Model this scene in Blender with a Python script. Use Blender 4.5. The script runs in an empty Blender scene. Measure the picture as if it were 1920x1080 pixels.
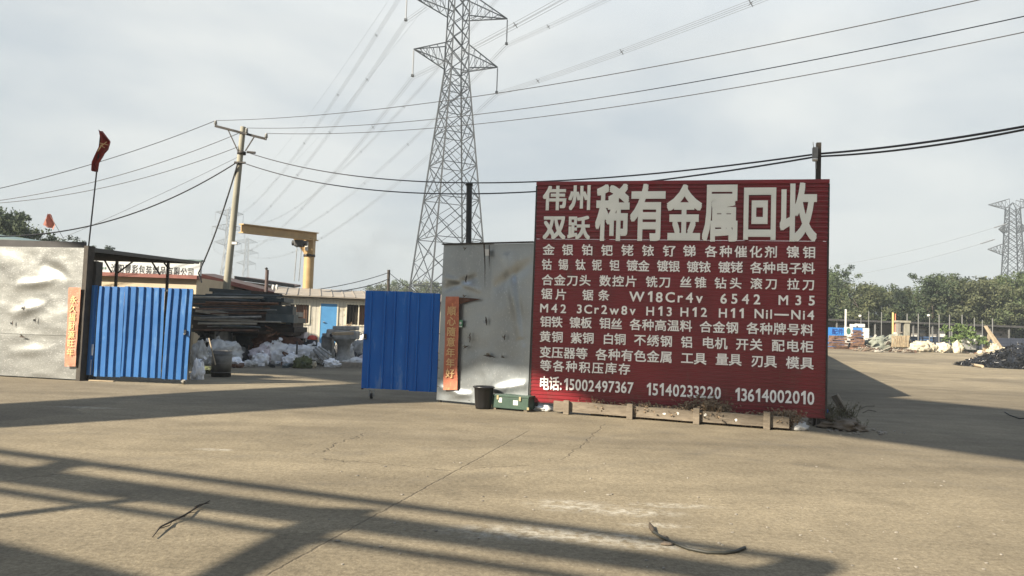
import bpy, bmesh, math, random
import numpy as np
from mathutils import Vector, Matrix, noise as mnoise
from mathutils.geometry import tessellate_polygon
R = math.radians
scene = bpy.context.scene

# ------------------------------------------------------------------ camera, sky, sun, exposure
FPX, CAMH, PITCH, ROLL = 1400.0, 1.6, math.atan(.053), .035
cd = bpy.data.cameras.new('camera'); cam = bpy.data.objects.new('camera', cd)
scene.collection.objects.link(cam); scene.camera = cam
cd.sensor_width = 36; cd.lens = 36 * FPX / 1920; cd.clip_start = .1; cd.clip_end = 4000
cam.matrix_world = (Matrix.Translation((0, 0, CAMH)) @ Matrix.Rotation(R(90) + PITCH, 4, 'X')
                    @ Matrix.Rotation(ROLL, 4, 'Z'))
SUN_AZ = Vector((.803, .595))            # where shadows run on the ground
SUN_EL = R(30.8)
EXPOSURE = 1.70
w = bpy.data.worlds.new('World'); scene.world = w; w.use_nodes = True
nt = w.node_tree; nt.nodes.clear(); N = nt.nodes.new; LK = nt.links.new
sky = N('ShaderNodeTexSky'); sky.sky_type = 'NISHITA'; sky.sun_disc = False
sky.sun_elevation = SUN_EL; sky.sun_rotation = math.atan2(-SUN_AZ.x, -SUN_AZ.y)
sky.air_density = 1.3; sky.dust_density = 1.0; sky.ozone_density = 1.2
tc = N('ShaderNodeTexCoord'); sep = N('ShaderNodeSeparateXYZ'); LK(tc.outputs['Generated'], sep.inputs[0])
zz = N('ShaderNodeMath'); zz.operation = 'MAXIMUM'; LK(sep.outputs['Z'], zz.inputs[0]); zz.inputs[1].default_value = 0
za = N('ShaderNodeMath'); za.operation = 'ADD'; LK(zz.outputs[0], za.inputs[0]); za.inputs[1].default_value = .22
dv = N('ShaderNodeVectorMath'); dv.operation = 'DIVIDE'; LK(tc.outputs['Generated'], dv.inputs[0])
cmb = N('ShaderNodeCombineXYZ')
for i in range(3): LK(za.outputs[0], cmb.inputs[i])
LK(cmb.outputs[0], dv.inputs[1])
nz = N('ShaderNodeTexNoise'); nz.inputs['Scale'].default_value = 1.15; nz.inputs['Detail'].default_value = 6
nz.inputs['Roughness'].default_value = .5; nz.inputs['Distortion'].default_value = .35
LK(dv.outputs[0], nz.inputs['Vector'])
cr = N('ShaderNodeValToRGB'); LK(nz.outputs['Fac'], cr.inputs[0])
e = cr.color_ramp.elements
e[0].position = .36; e[0].color = (2.10, 2.34, 2.54, 1); e[1].position = .64; e[1].color = (3.24, 3.32, 3.26, 1)
hz = N('ShaderNodeMapRange'); LK(zz.outputs[0], hz.inputs[0])
hz.inputs[1].default_value = .36; hz.inputs[2].default_value = .85; hz.inputs[3].default_value = .97; hz.inputs[4].default_value = .18
low = N('ShaderNodeMapRange'); LK(zz.outputs[0], low.inputs[0])
low.inputs[1].default_value = 0; low.inputs[2].default_value = .28; low.inputs[3].default_value = .6; low.inputs[4].default_value = 0
mh = N('ShaderNodeMix'); mh.data_type = 'RGBA'; LK(low.outputs[0], mh.inputs[0])
LK(cr.outputs[0], mh.inputs[6]); mh.inputs[7].default_value = (2.48, 2.60, 2.64, 1)
mx = N('ShaderNodeMix'); mx.data_type = 'RGBA'; LK(hz.outputs[0], mx.inputs[0])
LK(sky.outputs[0], mx.inputs[6]); LK(mh.outputs[2], mx.inputs[7])
bg = N('ShaderNodeBackground'); bg.inputs['Strength'].default_value = .082; LK(mx.outputs[2], bg.inputs[0])
wo = N('ShaderNodeOutputWorld'); LK(bg.outputs[0], wo.inputs[0])
sl = bpy.data.lights.new('sun', 'SUN'); sl.energy = 5.0; sl.angle = R(.8); sl.color = (1, .90, .74)
so = bpy.data.objects.new('sun', sl); scene.collection.objects.link(so)
sdir = Vector((SUN_AZ.x * math.cos(SUN_EL), SUN_AZ.y * math.cos(SUN_EL), -math.sin(SUN_EL)))
so.rotation_euler = sdir.to_track_quat('-Z', 'Y').to_euler(); so.location = (-40, -30, 40)
vs = scene.view_settings; vs.view_transform = 'Standard'; vs.look = 'None'; vs.exposure = EXPOSURE; vs.gamma = 1
vs.use_curve_mapping = False
scene.cycles.max_bounces = 5; scene.cycles.transparent_max_bounces = 6
scene.cycles.volume_bounces = 0

# ------------------------------------------------------------------ measuring helpers (photo pixel -> place in metres)
_M = cam.matrix_world.copy(); CAM = _M.translation.copy()
def ray(px, py): return _M.to_3x3() @ Vector((px - 960, 540 - py, -FPX))
def sm(a, b, t):
    t = min(1, max(0, (t - a) / (b - a))); return t * t * (3 - 2 * t)
def gz(y): return .62 * sm(28, 86, y)        # the ground rises gently towards the far yard
def at(px, py, Y):
    d = ray(px, py); return CAM + d * (Y / d.y)
def G(px, py, z=0):
    d = ray(px, py); return CAM + d * ((z - CAMH) / d.z)
def GT(px, py):
    p = G(px, py)
    for _ in range(30):
        z = gz(p.y); d = ray(px, py)
        t = min((z - CAMH) / d.z, 400 / d.y) if d.z < 0 else 400 / d.y
        p = p.lerp(CAM + d * t, .6)
    if p.y > 77: p = at(px, py, 77)
    return Vector((p.x, p.y, gz(p.y)))

# ------------------------------------------------------------------ mesh and object helpers
col = scene.collection
WORLD = {}
class MB:
    def __init__(s): s.v = []; s.f = []; s.sm = []
    def add(s, vs, fs, smooth=False):
        o = len(s.v); s.v += [tuple(v) for v in vs]; s.f += [tuple(i + o for i in f) for f in fs]; s.sm += [smooth] * len(fs); return s
    def box(s, c, size, rot=None):
        c = Vector(c); hx, hy, hz_ = size[0] / 2, size[1] / 2, size[2] / 2
        vs = [Vector((x, y, z)) for x in (-hx, hx) for y in (-hy, hy) for z in (-hz_, hz_)]
        if rot is not None: vs = [rot @ v for v in vs]
        return s.add([c + v for v in vs], [(0, 1, 3, 2), (4, 6, 7, 5), (0, 4, 5, 1), (2, 3, 7, 6), (0, 2, 6, 4), (1, 5, 7, 3)])
    def bar(s, a, b, wd, hg=None, up=(0, 0, 1)):
        a, b = Vector(a), Vector(b); d = (b - a)
        L = d.length
        if L < 1e-6: return s
        d /= L; up = Vector(up)
        if abs(d.dot(up)) > .95: up = Vector((0, 1, 0)) if abs(d.y) < .9 else Vector((1, 0, 0))
        x = d.cross(up).normalized(); z = x.cross(d); hg = hg or wd
        vs = [p + x * (i * wd / 2) + z * (j * hg / 2) for p in (a, b) for i, j in ((-1, -1), (1, -1), (1, 1), (-1, 1))]
        return s.add(vs, [(0, 1, 2, 3), (7, 6, 5, 4), (0, 4, 5, 1), (1, 5, 6, 2), (2, 6, 7, 3), (3, 7, 4, 0)])
    def tube(s, pts, r, n=8, cap=True):
        pts = [Vector(p) for p in pts]; rs = r if isinstance(r, (list, tuple)) else [r] * len(pts)
        vs = []; fs = []; m = len(pts); px = None
        for i, p in enumerate(pts):
            d = (pts[min(i + 1, m - 1)] - pts[max(i - 1, 0)]).normalized()
            if px is None: px = d.orthogonal().normalized()
            px = (px - d * px.dot(d)).normalized(); py = d.cross(px)
            for k in range(n):
                a = 2 * math.pi * k / n
                vs.append(p + (px * math.cos(a) + py * math.sin(a)) * rs[i])
        for i in range(m - 1):
            for k in range(n):
                fs.append((i * n + k, i * n + (k + 1) % n, (i + 1) * n + (k + 1) % n, (i + 1) * n + k))
        s.add(vs, fs, True)
        if cap:
            s.add(vs[:n], [tuple(range(n))[::-1]]); s.add(vs[-n:], [tuple(range(n))])
        return s
    def lathe(s, c, prof, n=20):
        c = Vector(c); vs = []; fs = []
        for r_, z in prof:
            for k in range(n):
                a = 2 * math.pi * k / n; vs.append(c + Vector((r_ * math.cos(a), r_ * math.sin(a), z)))
        for i in range(len(prof) - 1):
            for k in range(n):
                fs.append((i * n + k, i * n + (k + 1) % n, (i + 1) * n + (k + 1) % n, (i + 1) * n + k))
        return s.add(vs, fs, True)
    def grid(s, nu, nv, fn, smooth=True, flip=False):
        vs = [fn(i / nu, j / nv) for j in range(nv + 1) for i in range(nu + 1)]; fs = []
        for j in range(nv):
            for i in range(nu):
                q = (j * (nu + 1) + i, j * (nu + 1) + i + 1, (j + 1) * (nu + 1) + i + 1, (j + 1) * (nu + 1) + i)
                fs.append(q[::-1] if flip else q)
        return s.add(vs, fs, smooth)
    def mesh(s, name, org=(0, 0, 0)):
        me = bpy.data.meshes.new(name); ox, oy, oz = org
        me.from_pydata([(x - ox, y - oy, z - oz) for x, y, z in s.v], [], s.f)
        me.polygons.foreach_set('use_smooth', s.sm); me.update(); return me
def obj(name, mb, mat, parent=None, label=None, cat=None, group=None, kind=None, loc=None, bevel=0):
    """mesh coordinates are world metres; the object's origin is its parent's, or loc"""
    org = Vector(loc) if loc is not None else (WORLD[parent.name] if parent else Vector((0, 0, 0)))
    me = mb if isinstance(mb, bpy.types.Mesh) else mb.mesh(name, org)
    if mat is not None and not me.materials: me.materials.append(M[mat])
    o = bpy.data.objects.new(name, me); col.objects.link(o)
    if parent:
        o.parent = parent; o.location = org - WORLD[parent.name]
    else: o.location = org
    WORLD[o.name] = org.copy()
    if bevel:
        b = o.modifiers.new('bevel', 'BEVEL'); b.width = bevel; b.segments = 2; b.limit_method = 'ANGLE'
    tag(o, label, cat, group, kind); return o
def tag(o, label=None, cat=None, group=None, kind=None):
    for k, v in (('label', label), ('category', cat), ('group', group), ('kind', kind)):
        if v: o[k] = v
    return o
def thing(name, loc, label, cat, group=None, kind=None):
    o = bpy.data.objects.new(name, None); col.objects.link(o); o.location = loc; o.empty_display_size = .3
    WORLD[o.name] = Vector(loc); return tag(o, label, cat, group, kind)
class Frame:
    """a wall's own axes: u along it, v out of its face, z up"""
    def __init__(s, a, b):
        s.o = Vector((a[0], a[1], 0)); d = Vector((b[0] - a[0], b[1] - a[1], 0)); s.L = d.length
        s.u = d / s.L; s.n = Vector((s.u.y, -s.u.x, 0))
    def p(s, u, v, z): return s.o + s.u * u + s.n * v + Vector((0, 0, z))
    def hit(s, px, py, v=0):
        d = ray(px, py); q = CAM + d * ((s.o + s.n * v - CAM).dot(s.n) / d.dot(s.n)); return (q - s.o).dot(s.u), q.z
    def rot(s): return Matrix((s.u, -s.n, (0, 0, 1))).transposed()
    def box(s, mb, u0, u1, v0, v1, z0, z1):
        return mb.box(s.p((u0 + u1) / 2, (v0 + v1) / 2, (z0 + z1) / 2), (abs(u1 - u0), abs(v1 - v0), abs(z1 - z0)), s.rot())
def fbm(p, o=4): return mnoise.fractal(Vector(p), 1.0, 2.0, o, noise_basis='PERLIN_ORIGINAL')
rnd = random.Random(7)

# ------------------------------------------------------------------ materials
M = {}
def lin(c): return tuple(((x / 255) / 12.92 if x / 255 <= .04045 else ((x / 255 + .055) / 1.055) ** 2.4) for x in c)
def mat(name, c1, c2=None, scale=6, rough=.7, metal=0, bump=.0, bscale=40, c3=None, s3=25, detail=5, contrast=(.35, .65),
        rnd_val=0, emit=None, spec=.5, trans=0, stretch=None):
    m = bpy.data.materials.new(name); m.use_nodes = True; t = m.node_tree; b = t.nodes['Principled BSDF']
    n = t.nodes.new; l = t.links.new
    b.inputs['Roughness'].default_value = rough; b.inputs['Metallic'].default_value = metal
    b.inputs['Specular IOR Level'].default_value = spec
    b.inputs['Base Color'].default_value = (*c1, 1)
    tcn = n('ShaderNodeTexCoord'); vec = tcn.outputs['Object']
    if stretch:
        mp = n('ShaderNodeMapping'); mp.inputs['Scale'].default_value = stretch; l(vec, mp.inputs[0]); vec = mp.outputs[0]
    out = None
    if c2:
        no = n('ShaderNodeTexNoise'); no.inputs['Scale'].default_value = scale; no.inputs['Detail'].default_value = detail; l(vec, no.inputs['Vector'])
        r_ = n('ShaderNodeValToRGB'); l(no.outputs['Fac'], r_.inputs[0])
        r_.color_ramp.elements[0].position = contrast[0]; r_.color_ramp.elements[1].position = contrast[1]
        r_.color_ramp.elements[0].color = (*c1, 1); r_.color_ramp.elements[1].color = (*c2, 1); out = r_.outputs[0]
    if c3:
        no3 = n('ShaderNodeTexNoise'); no3.inputs['Scale'].default_value = s3; no3.inputs['Detail'].default_value = 8
        no3.inputs['Roughness'].default_value = .65; l(vec, no3.inputs['Vector'])
        r3 = n('ShaderNodeValToRGB'); l(no3.outputs['Fac'], r3.inputs[0]); r3.color_ramp.elements[0].position = .56; r3.color_ramp.elements[1].position = .66
        x3 = n('ShaderNodeMix'); x3.data_type = 'RGBA'; l(r3.outputs[0], x3.inputs[0]); x3.inputs[7].default_value = (*c3, 1)
        if out: l(out, x3.inputs[6])
        else: x3.inputs[6].default_value = (*c1, 1)
        out = x3.outputs[2]
    if rnd_val:
        oi = n('ShaderNodeObjectInfo'); mr = n('ShaderNodeMapRange'); l(oi.outputs['Random'], mr.inputs[0])
        mr.inputs[3].default_value = 1 - rnd_val; mr.inputs[4].default_value = 1 + rnd_val
        hs = n('ShaderNodeHueSaturation'); l(mr.outputs[0], hs.inputs['Value'])
        if out: l(out, hs.inputs['Color'])
        else: hs.inputs['Color'].default_value = (*c1, 1)
        out = hs.outputs[0]
    if out: l(out, b.inputs['Base Color'])
    if bump:
        bn = n('ShaderNodeTexNoise'); bn.inputs['Scale'].default_value = bscale; bn.inputs['Detail'].default_value = 4; l(vec, bn.inputs['Vector'])
        bu = n('ShaderNodeBump'); bu.inputs['Strength'].default_value = bump; bu.inputs['Distance'].default_value = .02
        l(bn.outputs['Fac'], bu.inputs['Height']); l(bu.outputs[0], b.inputs['Normal'])
    if trans:
        tr = n('ShaderNodeBsdfTranslucent'); ms = n('ShaderNodeMixShader'); ms.inputs[0].default_value = trans
        if out: l(out, tr.inputs[0])
        else: tr.inputs[0].default_value = (*c1, 1)
        l(b.outputs[0], ms.inputs[1]); l(tr.outputs[0], ms.inputs[2]); l(ms.outputs[0], t.nodes['Material Output'].inputs[0])
    M[name] = m; return m
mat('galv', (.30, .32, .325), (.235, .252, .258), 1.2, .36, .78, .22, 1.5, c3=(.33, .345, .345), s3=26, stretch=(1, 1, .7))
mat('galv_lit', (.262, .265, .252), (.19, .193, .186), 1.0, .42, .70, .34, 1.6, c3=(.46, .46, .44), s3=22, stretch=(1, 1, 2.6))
mat('tear', (.02, .02, .02), (.06, .04, .03), 10, .9)
mat('rust', (.10, .045, .025), (.05, .025, .018), 8, .9, bump=.3)
mat('rust_brown', (.16, .085, .05), (.07, .04, .028), 5, .9, bump=.4, rnd_val=.3)
mat('blue_gate', (.018, .088, .245), (.028, .115, .30), 2.5, .48, 0, .08, 8, c3=(.06, .15, .31), s3=5, spec=.3, stretch=(1, 1, .35))
mat('blue_scuff', (.008, .092, .36), (.014, .12, .42), 4, .5, 0, .06, 8, c3=(.09, .19, .42), s3=4, stretch=(1, 1, .2), spec=.2)
mat('grey_primer', (.30, .33, .38), (.16, .22, .35), 6, .6)
mat('dark_steel', (.028, .026, .024), (.045, .038, .032), 9, .6, .3, .1)
mat('black_steel', (.012, .013, .014), rough=.45, metal=.2)
mat('post_brown', (.045, .036, .026), (.025, .02, .016), 6, .8, bump=.2)
mat('rubber', (.015, .015, .015), rough=.8)
mat('caster', (.22, .20, .16), (.12, .11, .09), 12, .7)
mat('red_sheet', (.195, .0125, .018), (.145, .0105, .0145), 1.6, .36, 0, .03, 4, c3=(.15, .032, .030), s3=3.2, stretch=(1, 1, .35))
mat('letter_white', (.90, .87, .82), (.84, .81, .76), 3, .6)
mat('letter_big', (.76, .76, .69), (.68, .69, .63), 2.5, .45)
mat('banner', (.44, .15, .085), (.36, .115, .065), 7, .85, c3=(.58, .22, .10), s3=12)
mat('banner_pale', (.40, .19, .12), (.33, .14, .085), 7, .85, c3=(.46, .28, .20), s3=14)
mat('gold_ink', (.60, .40, .19), rough=.8)
mat('sticker', (.05, .20, .10), rough=.5)
mat('white_paint', (.56, .55, .51), (.46, .45, .42), 5, .6)
mat('bin_black', (.010, .010, .011), rough=.38)
mat('crate_green', (.014, .038, .025), (.02, .05, .03), 6, .6, bump=.1)
mat('brass', (.30, .25, .14), rough=.5, metal=.5)
mat('timber', (.150, .122, .088), (.10, .08, .058), 5, .85, bump=.4, bscale=20, c3=(.10, .08, .055), s3=5, stretch=(1, 1, 4), rnd_val=.12)
mat('timber_pale', (.36, .285, .19), (.28, .22, .145), 5, .8, rnd_val=.15)
mat('weed_dry', (.15, .10, .06), (.22, .155, .09), 6, .9, rnd_val=.1)
mat('weed_green', (.055, .055, .026), (.085, .068, .038), 6, .9)
mat('earth', (.10, .078, .055), (.16, .125, .09), 6, .95, bump=.5, bscale=30)
mat('stone', (.26, .23, .19), (.18, .165, .14), 8, .9, bump=.4, rnd_val=.25)
mat('concrete_pole', (.25, .235, .185), (.19, .18, .14), 3, .9, bump=.2, c3=(.20, .18, .14), s3=2.5, stretch=(1, 1, .3))
mat('wire', (.022, .022, .024), rough=.6)
mat('wire_thin', (.07, .073, .078), rough=.6)
mat('conductor', (.12, .125, .13), rough=.5, metal=.3)
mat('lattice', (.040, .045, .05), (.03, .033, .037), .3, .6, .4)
mat('lattice_hazed', (.20, .21, .22), rough=.6, metal=.2)  # paler lattice steel, distance haze put into the colour
mat('insulator', (.17, .175, .18), rough=.5)
mat('insulator_brown', (.22, .22, .21), rough=.3)
mat('crane_yellow', (.36, .245, .11), (.30, .20, .09), 3, .55, bump=.05)
mat('hoist', (.03, .03, .03), rough=.5)
mat('flag_red', (.30, .035, .022), (.20, .03, .02), 5, .85, trans=.35)
mat('flag_pink', (.50, .24, .18), (.42, .18, .14), 5, .85, trans=.35)
mat('cream_wall', (.56, .525, .44), (.48, .45, .375), 2, .75, c3=(.38, .34, .25), s3=3)
mat('beige_wall', (.46, .38, .26), (.40, .33, .23), 2, .8)
mat('tin_roof', (.27, .235, .19), (.20, .175, .145), 2, .6)
mat('red_eave', (.20, .07, .052), (.15, .05, .04), 3, .7)
mat('brown_roof', (.075, .048, .042), (.055, .038, .034), 2, .75)
mat('grey_wall', (.22, .20, .18), (.16, .15, .14), 2, .85)
mat('sign_grey', (.46, .47, .46), (.41, .42, .41), 2, .6)
mat('ink', (.025, .028, .03), rough=.6)
mat('ink_green', (.05, .12, .09), rough=.6)
mat('ink_blue', (.008, .03, .16), rough=.6)
mat('canopy', (.045, .043, .042), (.03, .028, .028), 3, .75)
mat('teal_roof', (.10, .15, .15), (.08, .12, .12), 2, .6)
mat('door_blue', (.085, .27, .50), (.07, .23, .45), 3, .55)
mat('frame_cream', (.62, .57, .44), rough=.6)
mat('glass', (.03, .028, .025), rough=.08, spec=.6)
mat('curtain', (.14, .075, .05), (.09, .05, .035), 5, .9)
mat('sheet_dark', (.045, .058, .062), (.075, .09, .093), 3, .55, .2, rnd_val=.5)
mat('sheet_brown', (.065, .048, .036), (.035, .028, .024), 4, .8, rnd_val=.4)
mat('sheet_pale', (.36, .33, .28), (.25, .23, .19), 4, .8, rnd_val=.25)
mat('sack_white', (.74, .74, .74), (.52, .53, .55), 5, .75, bump=.35, bscale=14, rnd_val=.15)
mat('sack_grey', (.50, .49, .46), (.30, .295, .28), 5, .8, bump=.35, bscale=14, rnd_val=.2)
mat('sack_cream', (.46, .41, .30), (.34, .30, .22), 3, .8, bump=.35, bscale=8, rnd_val=.12)
mat('sack_olive', (.09, .10, .035), (.05, .055, .03), 5, .85, bump=.3)
mat('sack_lilac', (.62, .56, .58), (.45, .41, .43), 5, .75, bump=.3)
mat('tin_can', (.15, .145, .13), (.09, .085, .078), 5, .5, .5)
mat('iron_grey', (.27, .27, .255), (.17, .17, .165), 5, .7, .2, bump=.2, rnd_val=.2)
mat('iron_dark', (.045, .045, .045), (.025, .025, .026), 6, .6, .4, rnd_val=.4)
mat('red_plastic', (.45, .06, .035), rough=.5)
mat('blue_plastic', (.02, .09, .32), rough=.4, bump=.3)
mat('clear_film', (.45, .44, .41), (.32, .31, .29), 6, .35, bump=.5, bscale=12)
mat('white_litter', (.72, .71, .67), (.6, .6, .57), 6, .6, bump=.4)
mat('leaf_dark', (.020, .034, .015), (.050, .070, .030), .55, .75, trans=.22, rnd_val=.22, contrast=(.38, .62))
mat('leaf_mid', (.032, .050, .019), (.076, .098, .038), .5, .75, trans=.22, rnd_val=.22, contrast=(.38, .62))
mat('leaf_olive', (.046, .057, .024), (.098, .104, .045), .5, .75, trans=.22, rnd_val=.22, contrast=(.38, .62))
mat('leaf_bush', (.06, .10, .025), (.13, .18, .05), 1.5, .7, trans=.25)
mat('bark', (.07, .055, .04), (.045, .036, .028), 4, .9)
mat('fence_navy', (.022, .028, .045), (.03, .036, .055), 1, .6)
mat('fence_blue', (.03, .07, .15), rough=.6)
mat('hoard_blue', (.03, .16, .44), rough=.5)
mat('tarp_grey', (.20, .21, .17), (.13, .14, .11), 2, .8, bump=.4, bscale=4)
mat('wood_slat', (.28, .215, .13), (.20, .15, .09), 4, .8, rnd_val=.15)
mat('black_scrap', (.006, .006, .0065), (.016, .016, .017), 9, .3, rnd_val=.3)
mat('pole_grey', (.12, .12, .115), rough=.7)
mat('yellow_post', (.42, .33, .12), rough=.6)
mat('twig', (.05, .036, .022), (.03, .022, .014), 20, .9)
mat('hose', (.028, .028, .022), rough=.6)
mat('shade_caster_steel', (.2, .2, .2), rough=.6)  # plain grey of the unseen gantry added to cast shade

# ------------------------------------------------------------------ ground
def ground_material():
    m = bpy.data.materials.new('ground'); m.use_nodes = True; t = m.node_tree; b = t.nodes['Principled BSDF']; n = t.nodes.new; l = t.links.new
    tcn = n('ShaderNodeTexCoord'); P = tcn.outputs['Object']
    def nse(sc, det=5, ro=.55, st=None):
        v = P
        if st:
            mp = n('ShaderNodeMapping'); mp.inputs['Scale'].default_value = st; l(P, mp.inputs[0]); v = mp.outputs[0]
        x = n('ShaderNodeTexNoise'); x.inputs['Scale'].default_value = sc; x.inputs['Detail'].default_value = det; x.inputs['Roughness'].default_value = ro
        l(v, x.inputs['Vector']); return x.outputs['Fac']
    def ramp(f, p0, p1, c0, c1):
        r_ = n('ShaderNodeValToRGB'); l(f, r_.inputs[0]); a, z = r_.color_ramp.elements
        a.position, z.position, a.color, z.color = p0, p1, (*c0, 1), (*c1, 1); return r_.outputs[0]
    def mixc(f, a, c, mode='MIX'):
        x = n('ShaderNodeMix'); x.data_type = 'RGBA'; x.blend_type = mode
        if isinstance(f, (int, float)): x.inputs[0].default_value = f
        else: l(f, x.inputs[0])
        l(a, x.inputs[6])
        if isinstance(c, tuple): x.inputs[7].default_value = (*c, 1)
        else: l(c, x.inputs[7])
        return x.outputs[2]
    def math_(op, a, c=None):
        x = n('ShaderNodeMath'); x.operation = op
        for i, q in enumerate((a, c)):
            if q is None: continue
            if isinstance(q, (int, float)): x.inputs[i].default_value = q
            else: l(q, x.inputs[i])
        return x.outputs[0]
    base = ramp(nse(.16, 6), .32, .68, (.202, .171, .122), (.266, .227, .164))
    base = mixc(.75, base, ramp(nse(1.1, 8, .7), .3, .7, (.70, .69, .67), (1.12, 1.11, 1.08)), 'MULTIPLY')
    base = mixc(.55, base, ramp(nse(.7, 7, .65, (.35, 1.6, 1)), .35, .62, (.60, .59, .58), (1.10, 1.10, 1.09)), 'MULTIPLY')
    base = mixc(.5, base, ramp(nse(.09, 4, .5, (.5, 2.2, 1)), .42, .58, (.74, .74, .75), (1.12, 1.12, 1.10)), 'MULTIPLY')
    base = mixc(.55, base, ramp(nse(2.6, 9, .75), .52, .66, (1, 1, 1), (.70, .69, .68)), 'MULTIPLY')
    base = mixc(.85, base, ramp(nse(22, 6, .75), .36, .62, (.62, .60, .57), (1.2, 1.2, 1.18)), 'MULTIPLY')
    base = mixc(.6, base, ramp(nse(60, 4, .8), .38, .62, (.66, .65, .63), (1.18, 1.18, 1.16)), 'MULTIPLY')
    # old repairs: irregular patches of another mix, and worn wheel tracks
    vo = n('ShaderNodeTexVoronoi'); vo.inputs['Scale'].default_value = .11; vo.inputs['Randomness'].default_value = 1
    wv = n('ShaderNodeVectorMath'); wv.operation = 'ADD'; nv_ = n('ShaderNodeTexNoise'); nv_.inputs['Scale'].default_value = .5; nv_.inputs['Detail'].default_value = 6; l(P, nv_.inputs['Vector'])
    sc2 = n('ShaderNodeVectorMath'); sc2.operation = 'SCALE'; sc2.inputs['Scale'].default_value = 2.4; l(nv_.outputs['Color'], sc2.inputs[0]); l(P, wv.inputs[0]); l(sc2.outputs[0], wv.inputs[1]); l(wv.outputs[0], vo.inputs['Vector'])
    bw = n('ShaderNodeRGBToBW'); l(vo.outputs['Color'], bw.inputs[0])
    base = mixc(.6, base, ramp(bw.outputs[0], .25, .75, (.70, .70, .72), (1.18, 1.17, 1.14)), 'MULTIPLY')
    for ox, oy, rad in ((-9, 24, 16.4), (-9, 24, 18.1), (14, 28, 19.5), (14, 28, 21.2), (3, -22, 33.2)):
        spx = n('ShaderNodeSeparateXYZ'); l(P, spx.inputs[0])
        dx, dy = math_('SUBTRACT', spx.outputs[0], ox), math_('SUBTRACT', spx.outputs[1], oy)
        dd = math_('SUBTRACT', math_('SQRT', math_('ADD', math_('MULTIPLY', dx, dx), math_('MULTIPLY', dy, dy))), rad)
        dd = math_('ADD', dd, math_('MULTIPLY', math_('SUBTRACT', nse(.4, 3), .5), .8))
        tr_ = math_('MAXIMUM', math_('SUBTRACT', 1, math_('DIVIDE', math_('ABSOLUTE', dd), .22)), 0)
        tr_ = math_('MULTIPLY', tr_, ramp(nse(3.5, 6, .7), .40, .62, (0, 0, 0), (1, 1, 1)))
        base = mixc(math_('MULTIPLY', tr_, .38), base, (.10, .088, .07))
    # dark oily stains
    base = mixc(.8, base, ramp(nse(.33, 6, .6), .60, .74, (1, 1, 1), (.62, .61, .60)), 'MULTIPLY')
    # chalky spills
    sp = n('ShaderNodeSeparateXYZ'); l(P, sp.inputs[0])
    def blob(cx, cy, rx, ry):
        dx = math_('DIVIDE', math_('SUBTRACT', sp.outputs[0], cx), rx); dy = math_('DIVIDE', math_('SUBTRACT', sp.outputs[1], cy), ry)
        d = math_('SQRT', math_('ADD', math_('MULTIPLY', dx, dx), math_('MULTIPLY', dy, dy)))
        return math_('MAXIMUM', math_('SUBTRACT', 1, d), 0)
    spill = None
    for px, py, rx, ry in ((1075, 948, .5, .3), (1140, 1010, .45, .22), (1215, 1022, .5, .16), (1265, 948, .5, .12), (1230, 985, .35, .1), (160, 764, .7, .16), (400, 843, .3, .1), (1000, 1000, .9, .3), (1180, 960, .6, .2)):
        g = G(px, py); q = blob(g.x, g.y, rx, ry); spill = q if spill is None else math_('MAXIMUM', spill, q)
    spill = math_('MULTIPLY', math_('MINIMUM', math_('MULTIPLY', spill, 1.6), 1), ramp(nse(9, 8, .75), .44, .62, (0, 0, 0), (1, 1, 1)))
    base = mixc(math_('MULTIPLY', spill, .55), base, (.46, .44, .38))
    # cracks: wobbly lines on the slab
    wob = nse(1.6, 5, .6); wob2 = nse(9, 3)
    crack = None
    def line(a, c, wd, amp):
        a, c = G(*a), G(*c); d = (c - a); L = d.length; d /= L; nx, ny = -d.y, d.x
        s_ = math_('ADD', math_('MULTIPLY', math_('SUBTRACT', sp.outputs[0], a.x), nx), math_('MULTIPLY', math_('SUBTRACT', sp.outputs[1], a.y), ny))
        s_ = math_('ADD', s_, math_('MULTIPLY', math_('SUBTRACT', wob, .5), amp))
        s_ = math_('ADD', s_, math_('MULTIPLY', math_('SUBTRACT', wob2, .5), .05))
        tt = math_('ADD', math_('MULTIPLY', math_('SUBTRACT', sp.outputs[0], a.x), d.x), math_('MULTIPLY', math_('SUBTRACT', sp.outputs[1], a.y), d.y))
        inside = math_('MULTIPLY', math_('GREATER_THAN', tt, 0), math_('LESS_THAN', tt, L))
        k = math_('SUBTRACT', 1, math_('DIVIDE', math_('ABSOLUTE', s_), wd))
        return math_('MULTIPLY', math_('MAXIMUM', k, 0), inside)
    for a, c, wd, amp in (((992, 808), (500, 1079), .016, .03), ((590, 852), (690, 812), .022, .5), ((600, 860), (850, 880), .02, .5), ((850, 880), (990, 872), .02, .4),
                          ((1095, 835), (1130, 795), .02, .35), ((1055, 862), (1095, 835), .018, .4), ((0, 905), (250, 870), .02, .5)):
        k = line(a, c, wd, amp); crack = k if crack is None else math_('MAXIMUM', crack, k)
    base = mixc(math_('MULTIPLY', crack, .55), base, (.06, .048, .035))
    l(base, b.inputs['Base Color']); b.inputs['Roughness'].default_value = .92; b.inputs['Specular IOR Level'].default_value = .25
    h = math_('ADD', math_('MULTIPLY', nse(30, 5, .7), .5), math_('MULTIPLY', nse(4, 5, .6), .8))
    h = math_('SUBTRACT', h, math_('MULTIPLY', crack, .8))
    bu = n('ShaderNodeBump'); bu.inputs['Strength'].default_value = .45; bu.inputs['Distance'].default_value = .03; l(h, bu.inputs['Height']); l(bu.outputs[0], b.inputs['Normal'])
    M['ground'] = m
ground_material()
xs = [-1500, -700, -300, -120, -60, -30, -15, 0, 15, 30, 60, 120, 300, 700, 1500]
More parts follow.
